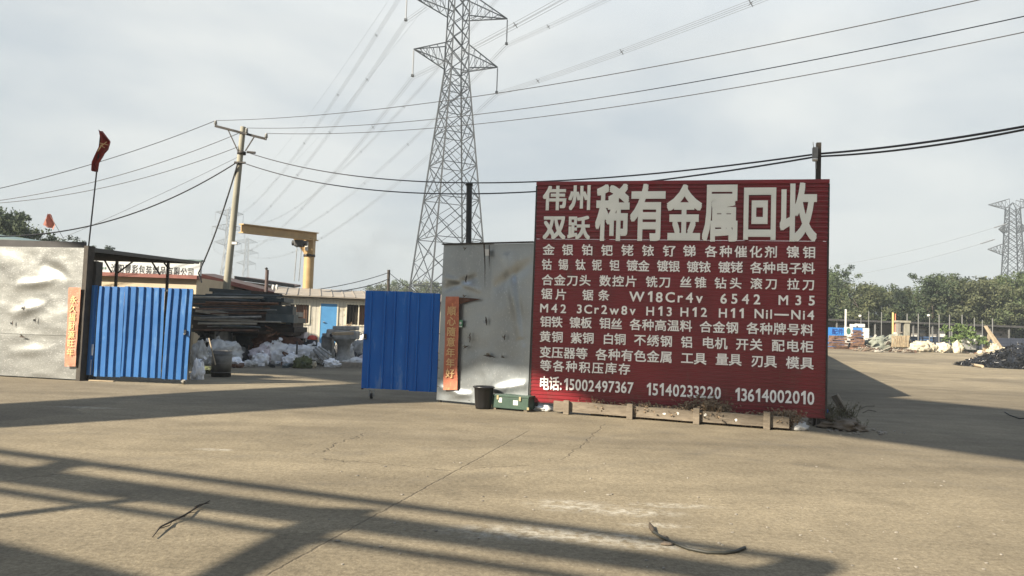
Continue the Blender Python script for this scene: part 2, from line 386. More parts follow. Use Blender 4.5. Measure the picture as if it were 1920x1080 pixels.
ys = [-600, -200, -60, -20, 0, 10, 20, 28, 34, 40, 46, 52, 58, 64, 70, 76, 82, 88, 100, 150, 300, 700, 2500]
mb = MB(); mb.add([(x, y, gz(y)) for y in ys for x in xs],
                  [(j * len(xs) + i, j * len(xs) + i + 1, (j + 1) * len(xs) + i + 1, (j + 1) * len(xs) + i) for j in range(len(ys) - 1) for i in range(len(xs) - 1)], True)
obj('ground', mb, 'ground', kind='structure')

# ------------------------------------------------------------------ lettering (outlines of the built-in font turned into solid letters)
_glyph = {}
def prepare_glyphs(want):
    """want: set of (char, weight). Fills _glyph with (verts, faces, bbox) of each outline"""
    made = []
    for ch, wt in sorted(want):
        cu = bpy.data.curves.new('g', 'FONT'); cu.body = ch; cu.size = 1; cu.offset = 0; cu.extrude = 0; cu.resolution_u = 3; cu.fill_mode = 'FRONT'
        o = bpy.data.objects.new('g', cu); col.objects.link(o); made.append((ch, wt, o, cu))
    bpy.context.view_layer.update(); dg = bpy.context.evaluated_depsgraph_get()
    for ch, wt, o, cu in made:
        me = o.evaluated_get(dg).to_mesh()
        bm = bmesh.new(); bm.from_mesh(me); bmesh.ops.remove_doubles(bm, verts=bm.verts, dist=1e-5)
        vs_ = [(v.co.x, v.co.y) for v in bm.verts]; fs_ = [[v.index for v in f.verts] for f in bm.faces]
        bd = [[v.index for v in e_.verts] for e_ in bm.edges if len(e_.link_faces) == 1]
        bm.free(); o.to_mesh_clear()
        X = [v[0] for v in vs_] or [0]; Y = [v[1] for v in vs_] or [0]
        _glyph[ch, wt] = (vs_, fs_, bd, (min(X), max(X), min(Y), max(Y)))
    for ch, wt, o, cu in made:
        if ch == '1':      # a one with a flag, as on the board
            _glyph[ch, wt] = ([(.26, 0), (.385, 0), (.385, .73), (.29, .73), (.26, .555), (.10, .47), (.10, .575)], [(0, 1, 2, 3, 4), (4, 3, 6, 5)],
                              [(0, 1), (1, 2), (2, 3), (3, 6), (6, 5), (5, 4), (4, 0)], (.06, .43, 0, .73))
    for ch, wt, o, cu in made:
        bpy.data.objects.remove(o); bpy.data.curves.remove(cu)
def is_cjk(c): return ord(c) > 0x2e80
def put_letter(parent, fr, ch, wt, box, v, thick, matname, em=None, name='letter'):
    """box = (u0,u1,z0,z1) on the wall frame; em: map the whole character square instead of the ink"""
    vs_, fs_, bd, bb = _glyph[ch, wt]
    if not vs_: return
    if em: bb = em
    u0, u1, z0, z1 = box
    sx = (u1 - u0) / (bb[1] - bb[0]); sz = (z1 - z0) / (bb[3] - bb[2])
    m = MB(); n = len(vs_)
    shifts = [(a * wt, b_ * wt) for q in ((1,) if wt < .025 else (1, .5)) for a, b_ in ((-q, -q), (0, -q), (q, -q), (-q, 0), (q, 0), (-q, q), (0, q), (q, q))] + [(0, 0)] if wt > .001 else [(0, 0)]
    for i, (du, dz) in enumerate(shifts):      # heavier strokes: the outline swept round a small square, each pass a hair prouder
        pts = [(u0 + (x + du - bb[0]) * sx, z0 + (y + dz - bb[2]) * sz) for x, y in vs_]; vt = v + thick + i * .00025
        V = [fr.p(a, vt, c_) for a, c_ in pts] + [fr.p(a, v, c_) for a, c_ in pts]
        m.add(V, fs_ + [(a, b_, b_ + n, a + n) for a, b_ in bd])
    return obj(name, m, matname, parent)
WT, WTB = .0165, .029
EM = (.04, .96, -.08, .84)      # ink square of a character
def word_boxes(text, u0, u1, h, wt, squeeze=1.0):
    ws = []
    for c_ in text:
        if is_cjk(c_): ws.append(h * 1.02 * squeeze)
        else:
            bb = _glyph[c_, wt][3]; k = h / .73
            ws.append(max(bb[1] - bb[0], .06) * k * squeeze)
    n = len(text); tot = sum(ws); gap = (u1 - u0 - tot) / (n - 1) if n > 1 else 0
    if n == 1 or gap < h * .03:
        k = (u1 - u0 - (n - 1) * h * .05) / tot; ws = [x * k for x in ws]; gap = h * .05
    out = []; u = u0
    for c_, x in zip(text, ws): out.append((c_, u, u + x)); u += x + gap
    return out

ROWS = [  # baseline y at px 1015 and at px 1525, letter height there, words with the pixel columns they fill
 (477.7, 483.7, 20, 21.5, [('金',1018,1039),('银',1054,1074),('铂',1091,1111),('钯',1127.6,1148),('铑',1165,1187),('铱',1204,1225.6),('钌',1243,1266),('锑',1281,1304),('各种催化剂',1322,1457),('镍钼',1475,1529)]),
 (505.4, 513.8, 20, 21, [('钴',1016,1034),('锡',1047,1065),('钛',1079,1097),('铌',1110,1128),('钽',1143,1161),('镀金',1175,1217),('镀银',1232,1274),('镀铱',1288,1332),('镀铑',1347,1392),('各种电子料',1407,1527)]),
 (534.3, 544, 20, 20.5, [('合金刀头',1016,1107),('数控片',1124,1194),('铣刀',1211,1257),('丝锥',1275,1324),('钻头',1340,1390),('滚刀',1407,1457),('拉刀',1476,1527)]),
 (560.8, 572.8, 20, 18.5, [('锯片',1015,1062),('锯条',1092,1142),('W18Cr4v',1180,1317),('6542',1351,1425),('M35',1460,1527)]),
 (585.3, 599.7, 16.5, 18, [('M42',1013,1061),('3Cr2w8v',1082,1191),('H13',1212,1259),('H12',1276,1325),('H11',1348,1395),('Nil—Ni4',1415,1526)]),
 (612.5, 629.8, 20, 21.5, [('钼铁',1013,1054),('镍板',1068,1109),('钼丝',1124,1166),('各种高温料',1181,1297),('合金钢',1312,1384),('各种牌号料',1400,1525)]),
 (640.7, 661, 20, 22, [('黄铜',1012,1055),('紫铜',1070,1113),('白铜',1130,1173),('不绣钢',1189,1260),('铝',1277,1298),('电机',1316,1363),('开关',1380,1429),('配电柜',1447,1525)]),
 (669.6, 692.4, 20.5, 22.5, [('变压器等',1012,1101),('各种有色金属',1117,1260),('工具',1277,1324),('量具',1342,1390),('刃具',1409,1456),('模具',1474,1525)]),
 (694.8, 718.5, 20, 22, [('等各种积压库存',1013,1181)]),
]
COUPLET_L, COUPLET_R = '永久福財源旺年', '順心隨意年年好'
SHOP = '沈阳豐彩包装制品有限公司'
want = set()
for r_ in ROWS:
    for t_, *_ in r_[4]: want |= {(c_, WT) for c_ in t_}
want |= {(c_, WT) for c_ in '电话:0123456789配件'} | {(c_, .008) for c_ in SHOP} | {(c_, WTB) for c_ in '伟州双跃稀有金属回收'} | {(c_, .012) for c_ in COUPLET_L + COUPLET_R}
prepare_glyphs(want)

# ------------------------------------------------------------------ red signboard
BA, BB_ = G(994, 770), G(1547, 803)
FB = Frame(BA, BB_); BL = FB.L
board = thing('signboard', FB.p(BL / 2, 0, 0), 'big dark red corrugated signboard covered in white Chinese lettering and phone numbers', 'signboard')
ZB, ZM, ZT = .17, 3.36, 4.49
def ribbed(fr, u0, u1, z0, z1, pitch, depth, flat, v0=0, wave=.004, seed=0, inv=False):
    m = MB(); prof = []; z = z1
    while z > z0 + .001:
        prof += [(z, 0), (max(z - pitch * flat, z0), 0), (max(z - pitch * (flat + .08), z0), depth), (max(z - pitch * .93, z0), depth)]
        z -= pitch
    prof = [p for i, p in enumerate(prof) if i == 0 or p[0] < prof[i - 1][0] - 1e-5] + [(z0, 0)]
    nu = 24
    vs_ = [fr.p(u0 + (u1 - u0) * i / nu, v0 + d + wave * fbm((u0 + (u1 - u0) * i / nu * 1.3 + seed, z * 1.2, seed)), z) for z, d in prof for i in range(nu + 1)]
    fs_ = [(j * (nu + 1) + i, (j + 1) * (nu + 1) + i, (j + 1) * (nu + 1) + i + 1, j * (nu + 1) + i + 1) for j in range(len(prof) - 1) for i in range(nu)]
    return m.add(vs_, fs_)
usplit = [0, BL * .335, BL * .585, BL * .79, BL]
for i in range(4):
    a_, b_ = usplit[i], usplit[i + 1]
    obj('sheet', ribbed(FB, a_, b_ + (.02 if i < 3 else 0), ZM, ZT - .06, .094, .026, .50, .006 + .002 * i, .008, i), 'red_sheet', board)
for i, (a_, b_) in enumerate(((0, BL * .5), (BL * .5, BL))):
    obj('sheet', ribbed(FB, a_, b_, ZB, ZM - .004, .0705, .013, .55, .004 + .0025 * i, .006, i + 9), 'red_sheet', board)
m = MB(); FB.box(m, -.02, BL + .02, -.10, .045, ZT - .075, ZT); obj('top_flashing', m, 'red_sheet', board, bevel=.006)
m = MB(); FB.box(m, BL - .005, BL + .025, -.10, .03, ZB + .03, ZT - .08); obj('side_flashing', m, 'dark_steel', board)
m = MB(); FB.box(m, -.03, -.003, -.10, .02, ZB + .03, ZT - .08); obj('side_flashing', m, 'dark_steel', board)
for k in range(5):
    m = MB(); u_ = .1 + (BL - .2) * k / 4; FB.box(m, u_ - .035, u_ + .035, -.14, -.06, 0, ZT - .1); obj('post', m, 'dark_steel', board)
for z_ in (.5, 1.6, 2.7, 3.8):
    m = MB(); FB.box(m, .02, BL - .02, -.058, -.012, z_ - .025, z_ + .025); obj('rail', m, 'dark_steel', board)
for u_, z_ in [(u_ + du, z_) for u_ in usplit[1:4] for du in (.0,) for z_ in [ZT - .13 - .094 * k * 2 for k in range(6)]]:
    m = MB(); m.lathe((0, 0, 0), [(.0, .012), (.014, .009), (.018, 0)], 8)
    m.v = [tuple(FB.p(u_ + x, .022 + z, z_ + y)) for x, y, z in m.v]; obj('screw', m, 'dark_steel', board)
def board_word(text, x0, x1, yb0, yb1, h0, h1, wt, matname, v=.030, thick=.006, squeeze=1.0):
    def yb(x): return yb0 + (yb1 - yb0) * (x - 1015) / 510
    def hh(x): return h0 + (h1 - h0) * (x - 1015) / 510
    u0, z0 = FB.hit(x0, yb(x0), v); u1, z1 = FB.hit(x1, yb(x1), v); xm = (x0 + x1) / 2
    h = FB.hit(xm, yb(xm) - hh(xm), v)[1] - FB.hit(xm, yb(xm), v)[1]; zb = (z0 + z1) / 2
    for c_, a_, b_ in word_boxes(text, u0, u1, h, wt, squeeze):
        tj = rnd.uniform(-.004, .004)
        if is_cjk(c_): put_letter(board, FB, c_, wt, (a_, b_, zb + tj, zb + h + tj), v, thick, matname, EM)
        elif c_ == '—': put_letter(board, FB, c_, wt, (a_, b_, zb + h * .38, zb + h * .50), v, thick, matname)
        else:
            bb = _glyph[c_, wt][3]; k = h / .73
            put_letter(board, FB, c_, wt, (a_, b_, zb + max(bb[2], -.02) * k + tj, zb + bb[3] * k + tj), v, thick, matname)
for yb0, yb1, h0, h1, words in ROWS:
    for t_, x0, x1 in words: board_word(t_, x0, x1, yb0, yb1, h0, h1, WT, 'letter_white')
board_word('电话', 1011, 1048, 730, 759, 25, 28, WT, 'letter_white', squeeze=.72)
board_word(':', 1050, 1052.5, 728, 759, 20, 24, WT, 'letter_white')
for t_, x0, x1 in (('15002497367', 1057, 1187), ('15140233220', 1212, 1351), ('13614002010', 1378, 1526)):
    board_word(t_, x0, x1, 727.4, 758.9, 20.5, 24.5, WT, 'letter_white', squeeze=.78)
for c_, x0, x1, y0, y1 in (('伟',1020,1060,350,393),('州',1068,1105,349,393),('双',1020,1059,407,447.5),('跃',1066,1105,406,448),
        ('稀',1120,1177,348,449),('有',1185,1244,348,449),('金',1253,1313,349,448),('属',1320,1380,350,450),('回',1397,1452,355,447),('收',1465,1529,346,450)):
    u0, z1 = FB.hit(x0, y0, .045); u1, z0 = FB.hit(x1, y1, .045)
    put_letter(board, FB, c_, WTB, (u0, u1, z0, z1), .044, .012, 'letter_big')

# ------------------------------------------------------------------ galvanised walls beside the gateway
def dent_sheet(fr, u0, u1, z0, z1, v0, amp, seed, creases=(), nu=44, nv=60, back=0):
    def fn(a, b_):
        u_, z_ = u0 + (u1 - u0) * a, z0 + (z1 - z0) * b_
        d = amp * (fbm((u_ * .9 + seed, z_ * .9, seed), 3) + .35 * fbm((u_ * 2.7 + seed, z_ * 2.7, 3 + seed), 3))
        for cu, cz, du, dz, wd, dp in creases:
            L = math.hypot(du, dz); tx, tz = du / L, dz / L; s_ = (u_ - cu) * tx + (z_ - cz) * tz; t_ = -(u_ - cu) * tz + (z_ - cz) * tx
            if -.05 < s_ < L + .05: d += dp * math.exp(-(t_ / wd) ** 2) * (1 - abs(2 * s_ / L - 1) * .7)
        edge = min(a, 1 - a, b_, 1 - b_); d *= min(1, edge * 12)
        return fr.p(u_, v0 + d + back * z_ * -.001, z_)
    return MB().grid(nu, nv, fn)
def tear(parent, fr, u_, z_, L, ang, wd=.03, v=.03, flap=True):
    m = MB(); n = 7; d = Vector((math.cos(ang), math.sin(ang))); q = Vector((-d.y, d.x)); top = []; bot = []
    for i in range(n + 1):
        t_ = i / n; k = math.sin(math.pi * t_) * wd * rnd.uniform(.6, 1.1); j = rnd.uniform(-.3, .3) * wd
        c_ = Vector((u_, z_)) + d * (L * (t_ - .5)) + q * j
        top.append(c_ + q * k); bot.append(c_ - q * k * .4)
    vs_ = [fr.p(p.x, v, p.y) for p in top + bot]
    m.add(vs_, [(i, i + 1, n + 2 + i, n + 1 + i) for i in range(n)]); obj('tear', m, 'tear', parent)
    if flap:
        m = MB(); k0, k1 = 2, 5
        vs_ = [fr.p(top[i].x, v + .002, top[i].y) for i in range(k0, k1)] + [fr.p(top[i].x + q.x * wd * .8, v + .035, top[i].y + q.y * wd * .8 + .01) for i in range(k0, k1)]
        m.add(vs_, [(i, i + 1, i + 4, i + 3) for i in range(2)]); obj('torn_flap', m, 'galv_lit', parent)

FL = Frame(G(0, 706), G(143, 714)); LW = FL.L
wallL = thing('metal_wall', FL.p(LW, 0, 0), 'sunlit dented silver sheet wall beside the left blue gate', 'wall')
ZL = 3.13
zs = FL.hit(60, 626)[1]
obj('sheet', dent_sheet(FL, -3.4, LW - .02, zs - .01, ZL, .0, .022, 3.1, ((.3, 2.2, 1.0, .12, .10, .05), (1.0, 2.75, .7, -.3, .12, -.05), (.2, 1.5, .9, .25, .12, .05)), 90, 60), 'galv_lit', wallL)
obj('sheet', dent_sheet(FL, -3.4, LW - .02, .03, zs, -.012, .012, 8.2, ((.2, .6, 1.2, .1, .12, .03),), 90, 30), 'galv_lit', wallL)
for px, py, L_, an in ((48, 578, .14, 1.3), (70, 600, .18, 1.5), (27, 606, .16, 1.6)):
    u_, z_ = FL.hit(px, py); tear(wallL, FL, u_, z_, L_, an, .022, .045)
u_, z_ = FL.hit(45, 632); tear(wallL, FL, u_, z_, .2, -.1, .03, .05)
m = MB(); FL.box(m, LW - .012, LW + .10, -.2, .012, 0, ZL + .05); obj('post', m, 'post_brown', wallL)
m = MB(); FL.box(m, LW + .005, LW + .16, -.42, -.21, 0, ZL - .3); obj('post', m, 'dark_steel', wallL)
for z_ in (.4, 1.7, 2.9):
    m = MB(); FL.box(m, -3.4, LW - .03, -.12, -.07, z_ - .03, z_ + .03); obj('rail', m, 'dark_steel', wallL)
def banner_strip(fr, name, label, x0t, x1t, yt, x0b, x1b, yb, text, matname, v, ink):
    c4 = [fr.hit(*q, v) for q in ((x0b, yb), (x1b, yb), (x1t, yt), (x0t, yt))]
    o = thing(name, fr.p(c4[0][0], v, c4[0][1]), label, 'banner', 'paper couplet strips by the gate')
    def P2(a, b_):
        lo = Vector(c4[0]).lerp(Vector(c4[1]), a); hi = Vector(c4[3]).lerp(Vector(c4[2]), a); return lo.lerp(hi, b_)
    def fn(a, b_):
        q = P2(a, b_); return fr.p(q.x, v + .008 * math.sin(a * 5 + b_ * 9) + .012 * fbm((a * 2, b_ * 7, 1)), q.y)
    obj('paper', MB().grid(8, 40, fn), matname, o)
    n = len(text); a0 = .10; da = .78 / n
    for i, c_ in enumerate(text):
        lo = P2(.5, 1 - (a0 + da * (i + .92))); hi = P2(.5, 1 - (a0 + da * (i + .06))); wd = (Vector(c4[1]) - Vector(c4[0])).length * .30
        put_letter(o, fr, c_, .012, (lo.x - wd, lo.x + wd, lo.y, hi.y), v + .022, .001, ink, (.04, .96, -.08, .84))
    return o
banner_strip(FL, 'couplet_banner', 'faded orange couplet strip on the sunlit silver wall, left of the gateway', 129, 152, 539, 121, 141, 687, COUPLET_L, 'banner_pale', .065, 'gold_ink')

FP = Frame(G(818, 754), BA - Vector((.03, 0, 0))); LP = FP.L
wallR = thing('metal_wall', FP.p(0, 0, 0), 'shaded dented silver sheet wall between the right blue gate and the red signboard', 'wall')
ZP = 3.29; us = FP.hit(917, 600)[0]
obj('sheet', dent_sheet(FP, 0, us + .03, .05, ZP, .0, .016, 21.3, ((.05, 2.35, .75, .25, .07, -.05), (.1, 2.6, .8, -.25, .05, .035), (.1, .3, .7, -.12, .06, .05), (.3, .12, .5, .1, .05, .05)), 44, 90, 14), 'galv', wallR)
obj('sheet', dent_sheet(FP, us, LP - .02, .05, ZP - .012, .012, .016, 33.7, ((us + .35, ZP - .25, .35, -1.6, .10, .055), (us + .1, 2.4, .8, .5, .12, -.05), (us + .2, .35, .7, .15, .08, .05), (us + .55, ZP - .6, .25, -1.4, .05, -.04)), 44, 90, 14), 'galv', wallR)
m = MB(); FP.box(m, -.01, LP - .02, -.06, .02, ZP - .004, ZP + .022); obj('top_edge', m, 'dark_steel', wallR)
for u_ in (.02, us, LP - .1):
    m = MB(); FP.box(m, u_ - .03, u_ + .03, -.14, -.08, 0, ZP - .05); obj('post', m, 'dark_steel', wallR)
for z_ in (.4, 1.7, 2.9):
    m = MB(); FP.box(m, .05, LP - .05, -.079, -.05, z_ - .025, z_ + .025); obj('rail', m, 'dark_steel', wallR)
for px, py, L_, an, wd in ((877, 523, .20, 1.45, .03), (915, 602, .20, 1.75, .035), (884, 633, .22, 1.6, .028), (949, 632, .14, 1.5, .022), (876, 651, .18, .55, .018), (920, 668, .30, -.08, .03), (875, 467, .10, .9, .015), (874, 556, .11, .6, .02), (945, 670, .1, -.1, .02)):
    u_, z_ = FP.hit(px, py); tear(wallR, FP, u_, z_, L_, an, wd, .055)
def stain(parent, fr, pts, v, matname, name):
    m = MB(); m.add([fr.p(*(lambda q: (q[0], v, q[1]))(fr.hit(x, y))) for x, y in pts], [tuple(range(len(pts)))[::-1]]); obj(name, m, matname, parent)
stain(wallR, FP, ((862, 558), (884, 559), (904, 561), (892, 564), (880, 566), (868, 570), (861, 571)), .052, 'rust', 'rusty_slit')
stain(wallR, FP, ((909, 458.5), (912, 458.5), (913, 500), (912, 545), (911.3, 500)), .062, 'tear', 'open_seam')
stain(wallR, FP, ((919.5, 460), (921, 460), (921, 485), (920, 505), (919.3, 480)), .062, 'tear', 'open_seam')
stain(wallR, FP, ((912, 468), (920, 468), (920, 480), (913, 480)), .062, 'white_paint', 'paper_scrap')
for k, (px, py) in enumerate(((824, 662), (825, 675), (824, 690), (825, 709), (824, 725), (857, 677), (860, 687), (862, 709), (860, 725), (862, 622), (826, 626), (826, 563), (858, 731), (882, 751))):
    u_, z_ = FP.hit(px, py); tear(wallR, FP, u_, z_, .085 if k < 5 else .06, rnd.uniform(-.2, .1), .010, .05, False)
bR = banner_strip(FP, 'couplet_banner', 'orange red couplet strip with gold characters on the shaded silver wall', 836, 861, 556, 831, 857, 731, COUPLET_R, 'banner', .07, 'gold_ink')
st = thing('sticker', FP.p(*(lambda q: (q[0], .05, q[1]))(FP.hit(866, 607))), 'small green and white sticker right of the orange couplet strip', 'sticker')
u_, z_ = FP.hit(866, 607)
m = MB(); FP.box(m, u_ - .045, u_ + .045, .048, .052, z_ - .075, z_ + .075); obj('label', m, 'sticker', st)
m = MB(); FP.box(m, u_ - .035, u_ + .035, .0525, .054, z_ - .068, z_ - .045); obj('white_band', m, 'white_paint', st)
m = MB(); m.lathe((0, 0, 0), [(.0, .0012), (.026, .0012)], 16); m.v = [tuple(FP.p(u_ + x, .0525 + z, z_ + .012 + y)) for x, y, z in m.v]; obj('emblem', m, 'white_paint', st)
# black flue pipe rising behind the wall
q = at(879.5, 458, 16.6); m = MB().tube([(q.x, q.y, 0), (q.x, q.y, 1.5), (q.x, q.y, 3), at(880, 344, 16.6)], .065, 14)
pole = thing('flue_pipe', (q.x, q.y, 0), 'thick black pipe standing up behind the shaded silver wall', 'pipe')
obj('pipe', m, 'black_steel', pole); m = MB(); t_ = at(880, 344, 16.6)
m.lathe((t_.x, t_.y, t_.z - .05), [(.07, 0), (.082, .0), (.082, .05), (.07, .062), (0, .062)], 14); obj('cap', m, 'black_steel', pole)

# ------------------------------------------------------------------ blue gates on casters
def gate_sheet(fr, u0, u1, z0, z1, v0, pitch, lean=0., bow=0., rib=.042, seed=0):
    prof = [(u0, 0)]; u_ = u0 + pitch * .45
    while u_ < u1 - .05:
        prof += [(u_ - .028, 0), (u_ - .016, rib), (u_ + .016, rib), (u_ + .028, 0)]; u_ += pitch
    prof.append((u1, 0)); nz_ = 12
    vs_ = []
    for j in range(nz_ + 1):
        z_ = z0 + (z1 - z0) * j / nz_
        for u_, d in prof: vs_.append(fr.p(u_ + lean * (j / nz_ - .5) + .004 * fbm((u_, z_, seed)), v0 + d + bow * math.sin(math.pi * j / nz_) + .010 * fbm((u_ * 1.2 + seed, z_ * 1.5, seed)), z_))
    k = len(prof)
    return MB().add(vs_, [(j * k + i, j * k + i + 1, (j + 1) * k + i + 1, (j + 1) * k + i) for j in range(nz_) for i in range(k - 1)])
def caster(parent, fr, u_, v, zt, matname):
    m = MB(); m.tube([fr.p(u_ - .022, v, .06), fr.p(u_ + .022, v, .06)], .06, 16); wh = obj('wheel', m, matname, parent)
    m = MB(); m.tube([fr.p(u_ - .03, v, .06), fr.p(u_ + .03, v, .06)], .022, 10); obj('hub', m, 'iron_grey', wh)
    m = MB()
    for s_ in (-.04, .04): m.bar(fr.p(u_ + s_, v, .055), fr.p(u_ + s_, v, zt - .02), .012, .05, up=fr.u)
    FB_ = fr.box(m, u_ - .05, u_ + .05, v - .04, v + .04, zt - .025, zt); obj('fork', m, 'iron_grey', parent)
def gate(fr, label, z0, z1, sheets, pitch, matname, wheel_u, wheel_mat, latch_u, latch_z):
    g = thing('blue_gate', fr.p(0, 0, 0), label, 'gate', 'blue sheet gates of the yard entrance')
    L = fr.L
    for i, (a_, b_, ln, bw) in enumerate(sheets):
        obj('sheet', gate_sheet(fr, a_, b_, z0 + .03 * rnd.random(), z1 + .02 * (rnd.random() - .5), .03 + .004 * (i % 2), pitch, ln, bw, seed=i * 3.7 + L), matname, g)
    for a_, b_ in (((0.02, z0), (0.02, z1 - .03)), ((L - .02, z0), (L - .02, z1 - .03))):
        m = MB(); m.bar(fr.p(a_[0], 0, a_[1]), fr.p(b_[0], 0, b_[1]), .045); obj('stile', m, 'dark_steel', g)
    for z_ in (z0 + .05, (z0 + z1) / 2, z1 - .06):
        m = MB(); m.bar(fr.p(.045, 0, z_), fr.p(L - .045, 0, z_), .04); obj('rail', m, 'dark_steel', g)
    m = MB(); fr.box(m, latch_u - .025, latch_u + .025, .06, .085, latch_z - .06, latch_z + .06); lt = obj('latch', m, 'black_steel', g)
    m = MB(); m.tube([fr.p(latch_u - .02, .09, latch_z - .03), fr.p(latch_u, .12, latch_z - .05), fr.p(latch_u + .02, .09, latch_z - .03)], .008, 6); obj('bolt', m, 'iron_grey', lt)
    caster(g, fr, wheel_u, 0.0, z0 + .005, wheel_mat)
    return g
FGL = Frame((-10.0, 17.78), G(352, 721)); LG = FGL.L
gl = gate(FGL, 'bright blue ribbed sheet gate in the sun at the left of the gateway', .11, 2.25,
          ((.02, .17, .0, 0), (.20, .84, -.02, .01), (.83, 1.42, 0, 0), (1.41, LG * .735, -.02, 0), (LG * .755, LG + .0, .035, .012)), .188, 'blue_gate', LG - .10, 'caster', LG - .10, 1.22)
m = MB(); FGL.box(m, .10, .17, .062, .068, .6, .86); obj('bare_patch', m, 'grey_primer', gl)
m = MB(); FGL.box(m, .085, .15, .062, .068, .14, .50); obj('bare_patch', m, 'grey_primer', gl)
FGR = Frame((-3.10, 15.86), (-1.50, 15.745)); LR = FGR.L
gr = gate(FGR, 'darker scuffed blue ribbed sheet gate in the shade at the right of the gateway', .19, 2.27,
          ((0, .52, 0, 0), (.515, 1.02, 0, .006), (1.015, LR, 0, 0)), .30, 'blue_scuff', .22, 'rubber', .05, 1.3)
m = MB(); FGL.box(m, .15, .75, .08, .14, .006, .03); obj('timber_offcut', m, 'timber_pale', None, 'pale strip of wood lying under the left blue gate', 'wood', loc=FGL.p(.45, .1, 0))

# ------------------------------------------------------------------ bin and green chest at the foot of the wall
g = GT(906, 766); bn = thing('waste_bin', g, 'tapered black ribbed plastic bin standing against the shaded silver wall', 'bin')
m = MB(); prof = [(.0, .015), (.142, .015), (.15, 0), (.155, .03), (.165, .05), (.195, .40), (.205, .405), (.205, .43), (.192, .43), (.155, .06), (0, .055)]
m.lathe(g, prof, 40)
for i, (x, y, z) in enumerate(m.v):
    ring, k = divmod(i, 40)
    if 3 <= ring <= 5 and k % 4 < 2: m.v[i] = (g.x + (x - g.x) * .965, g.y + (y - g.y) * .965, z)
obj('body', m, 'bin_black', bn)
m = MB(); m.lathe(g, [(.203, .405), (.216, .408), (.218, .428), (.205, .435)], 40); obj('rim', m, 'bin_black', bn)
FC = Frame(GT(921, 767), GT(990, 773)); cw = FC.L
ch = thing('storage_chest', FC.p(cw / 2, -.15, 0), 'long dark green wooden chest with metal corners beside the black bin', 'chest')
m = MB(); FC.box(m, 0, cw, -.30, 0, .035, .25); obj('box', m, 'crate_green', ch, bevel=.008)
m = MB(); FC.box(m, -.012, cw + .012, -.312, .012, .253, .295); obj('lid', m, 'crate_green', ch, bevel=.006)
for u_ in (.06, cw - .06):
    m = MB(); FC.box(m, u_ - .035, u_ + .035, -.29, -.01, 0, .034); obj('runner', m, 'timber', ch)
for u_ in (.14, cw - .17):
    m = MB(); FC.box(m, u_ - .02, u_ + .02, .0125, .022, .20, .28); obj('latch', m, 'brass', ch)
for u_ in (.004, cw - .004):
    m = MB(); FC.box(m, u_ - .02, u_ + .02, -.02, .006, .04, .09); obj('corner_bracket', m, 'brass', ch)
for u_, w_, z_ in ((cw * .66, .05, .16), (.19, .035, .19)):
    m = MB(); FC.box(m, u_ - w_, u_ + w_, .002, .005, z_ - .045, z_ + .045); obj('paper_label', m, 'white_paint', ch)

# ------------------------------------------------------------------ post with junction box on the signboard
pb = thing('cable_post', FB.p(BL - .13, -.25, 0), 'weathered square post with a grey junction box rising above the red signboard', 'post')
pt = at(1539, 268, FB.p(BL - .13, -.25, 0).y)
m = MB(); m.bar(FB.p(BL - .13, -.25, 0), FB.p(BL - .13, -.25, pt.z), .085, .085, up=FB.u); obj('shaft', m, 'post_brown', pb, bevel=.006)
jb = FB.p(BL - .20, -.19, pt.z - .20)
m = MB(); m.box(jb, (.09, .10, .2), FB.rot()); jo = obj('junction_box', m, 'iron_grey', pb, bevel=.01)
m = MB(); m.lathe(jb + Vector((-.01, -.02, -.16)), [(0, 0), (.045, 0), (.05, .05), (0, .06)], 12); obj('insulator', m, 'white_paint', pb)
m = MB(); m.tube([jb + Vector((-.03, 0, .1)), jb + Vector((-.04, 0, .2))], .006, 6); obj('aerial', m, 'iron_grey', jo)
m = MB(); m.tube([jb + Vector((.02, 0, -.1)), jb + Vector((.02, 0, -.3))], .012, 6); obj('conduit', m, 'iron_grey', jo)
pr = [FB.p(BL + .05, -.02, ZB), FB.p(BL + .06, -.02, 2.9)]

# ------------------------------------------------------------------ rail, weeds and litter at the foot of the signboard
RA, RB = GT(1050, 776), GT(1480, 809); FR = Frame(RA, RB)
rail = thing('timber_barrier', FR.p(FR.L / 2, 0, 0), 'low weathered timber barrier on short posts below the red signboard', 'barrier')
for px in (1062, 1181, 1306, 1438):
    u_ = FR.hit(px, 780)[0]; m = MB(); FR.box(m, u_ - .055, u_ + .055, -.03, .05, 0, .275 + rnd.uniform(-.02, .03)); obj('post', m, 'timber', rail, bevel=.008)
us_ = [-.15] + [FR.hit(px, 780)[0] for px in (1181, 1306, 1438)] + [FR.L]
for i in range(4):
    m = MB(); a_, b_ = us_[i] + .004, us_[i + 1] - .004; n = 10
    def fn(t_, top): return (.235 if top else .045) + .012 * fbm((t_ * 3 + i * 7, top * 4, 1))
    vs_ = []
    for k in range(n + 1):
        u_ = a_ + (b_ - a_) * k / n
        for v_, tp in ((-.12, 0), (-.035, 0), (-.035, 1), (-.12, 1)): vs_.append(FR.p(u_, v_ + .004 * fbm((u_ * 2, i, 3)), fn(k / n, tp)))
    fs_ = [(k * 4 + j, k * 4 + (j + 1) % 4, k * 4 + 4 + (j + 1) % 4, k * 4 + 4 + j) for k in range(n) for j in range(4)] + [(3, 2, 1, 0), (n * 4, n * 4 + 1, n * 4 + 2, n * 4 + 3)]
    m.add(vs_, fs_); obj('plank', m, 'timber', rail)
    m = MB(); FR.box(m, a_, b_, -.24, -.125, .08, .16); obj('plank', m, 'timber', rail)
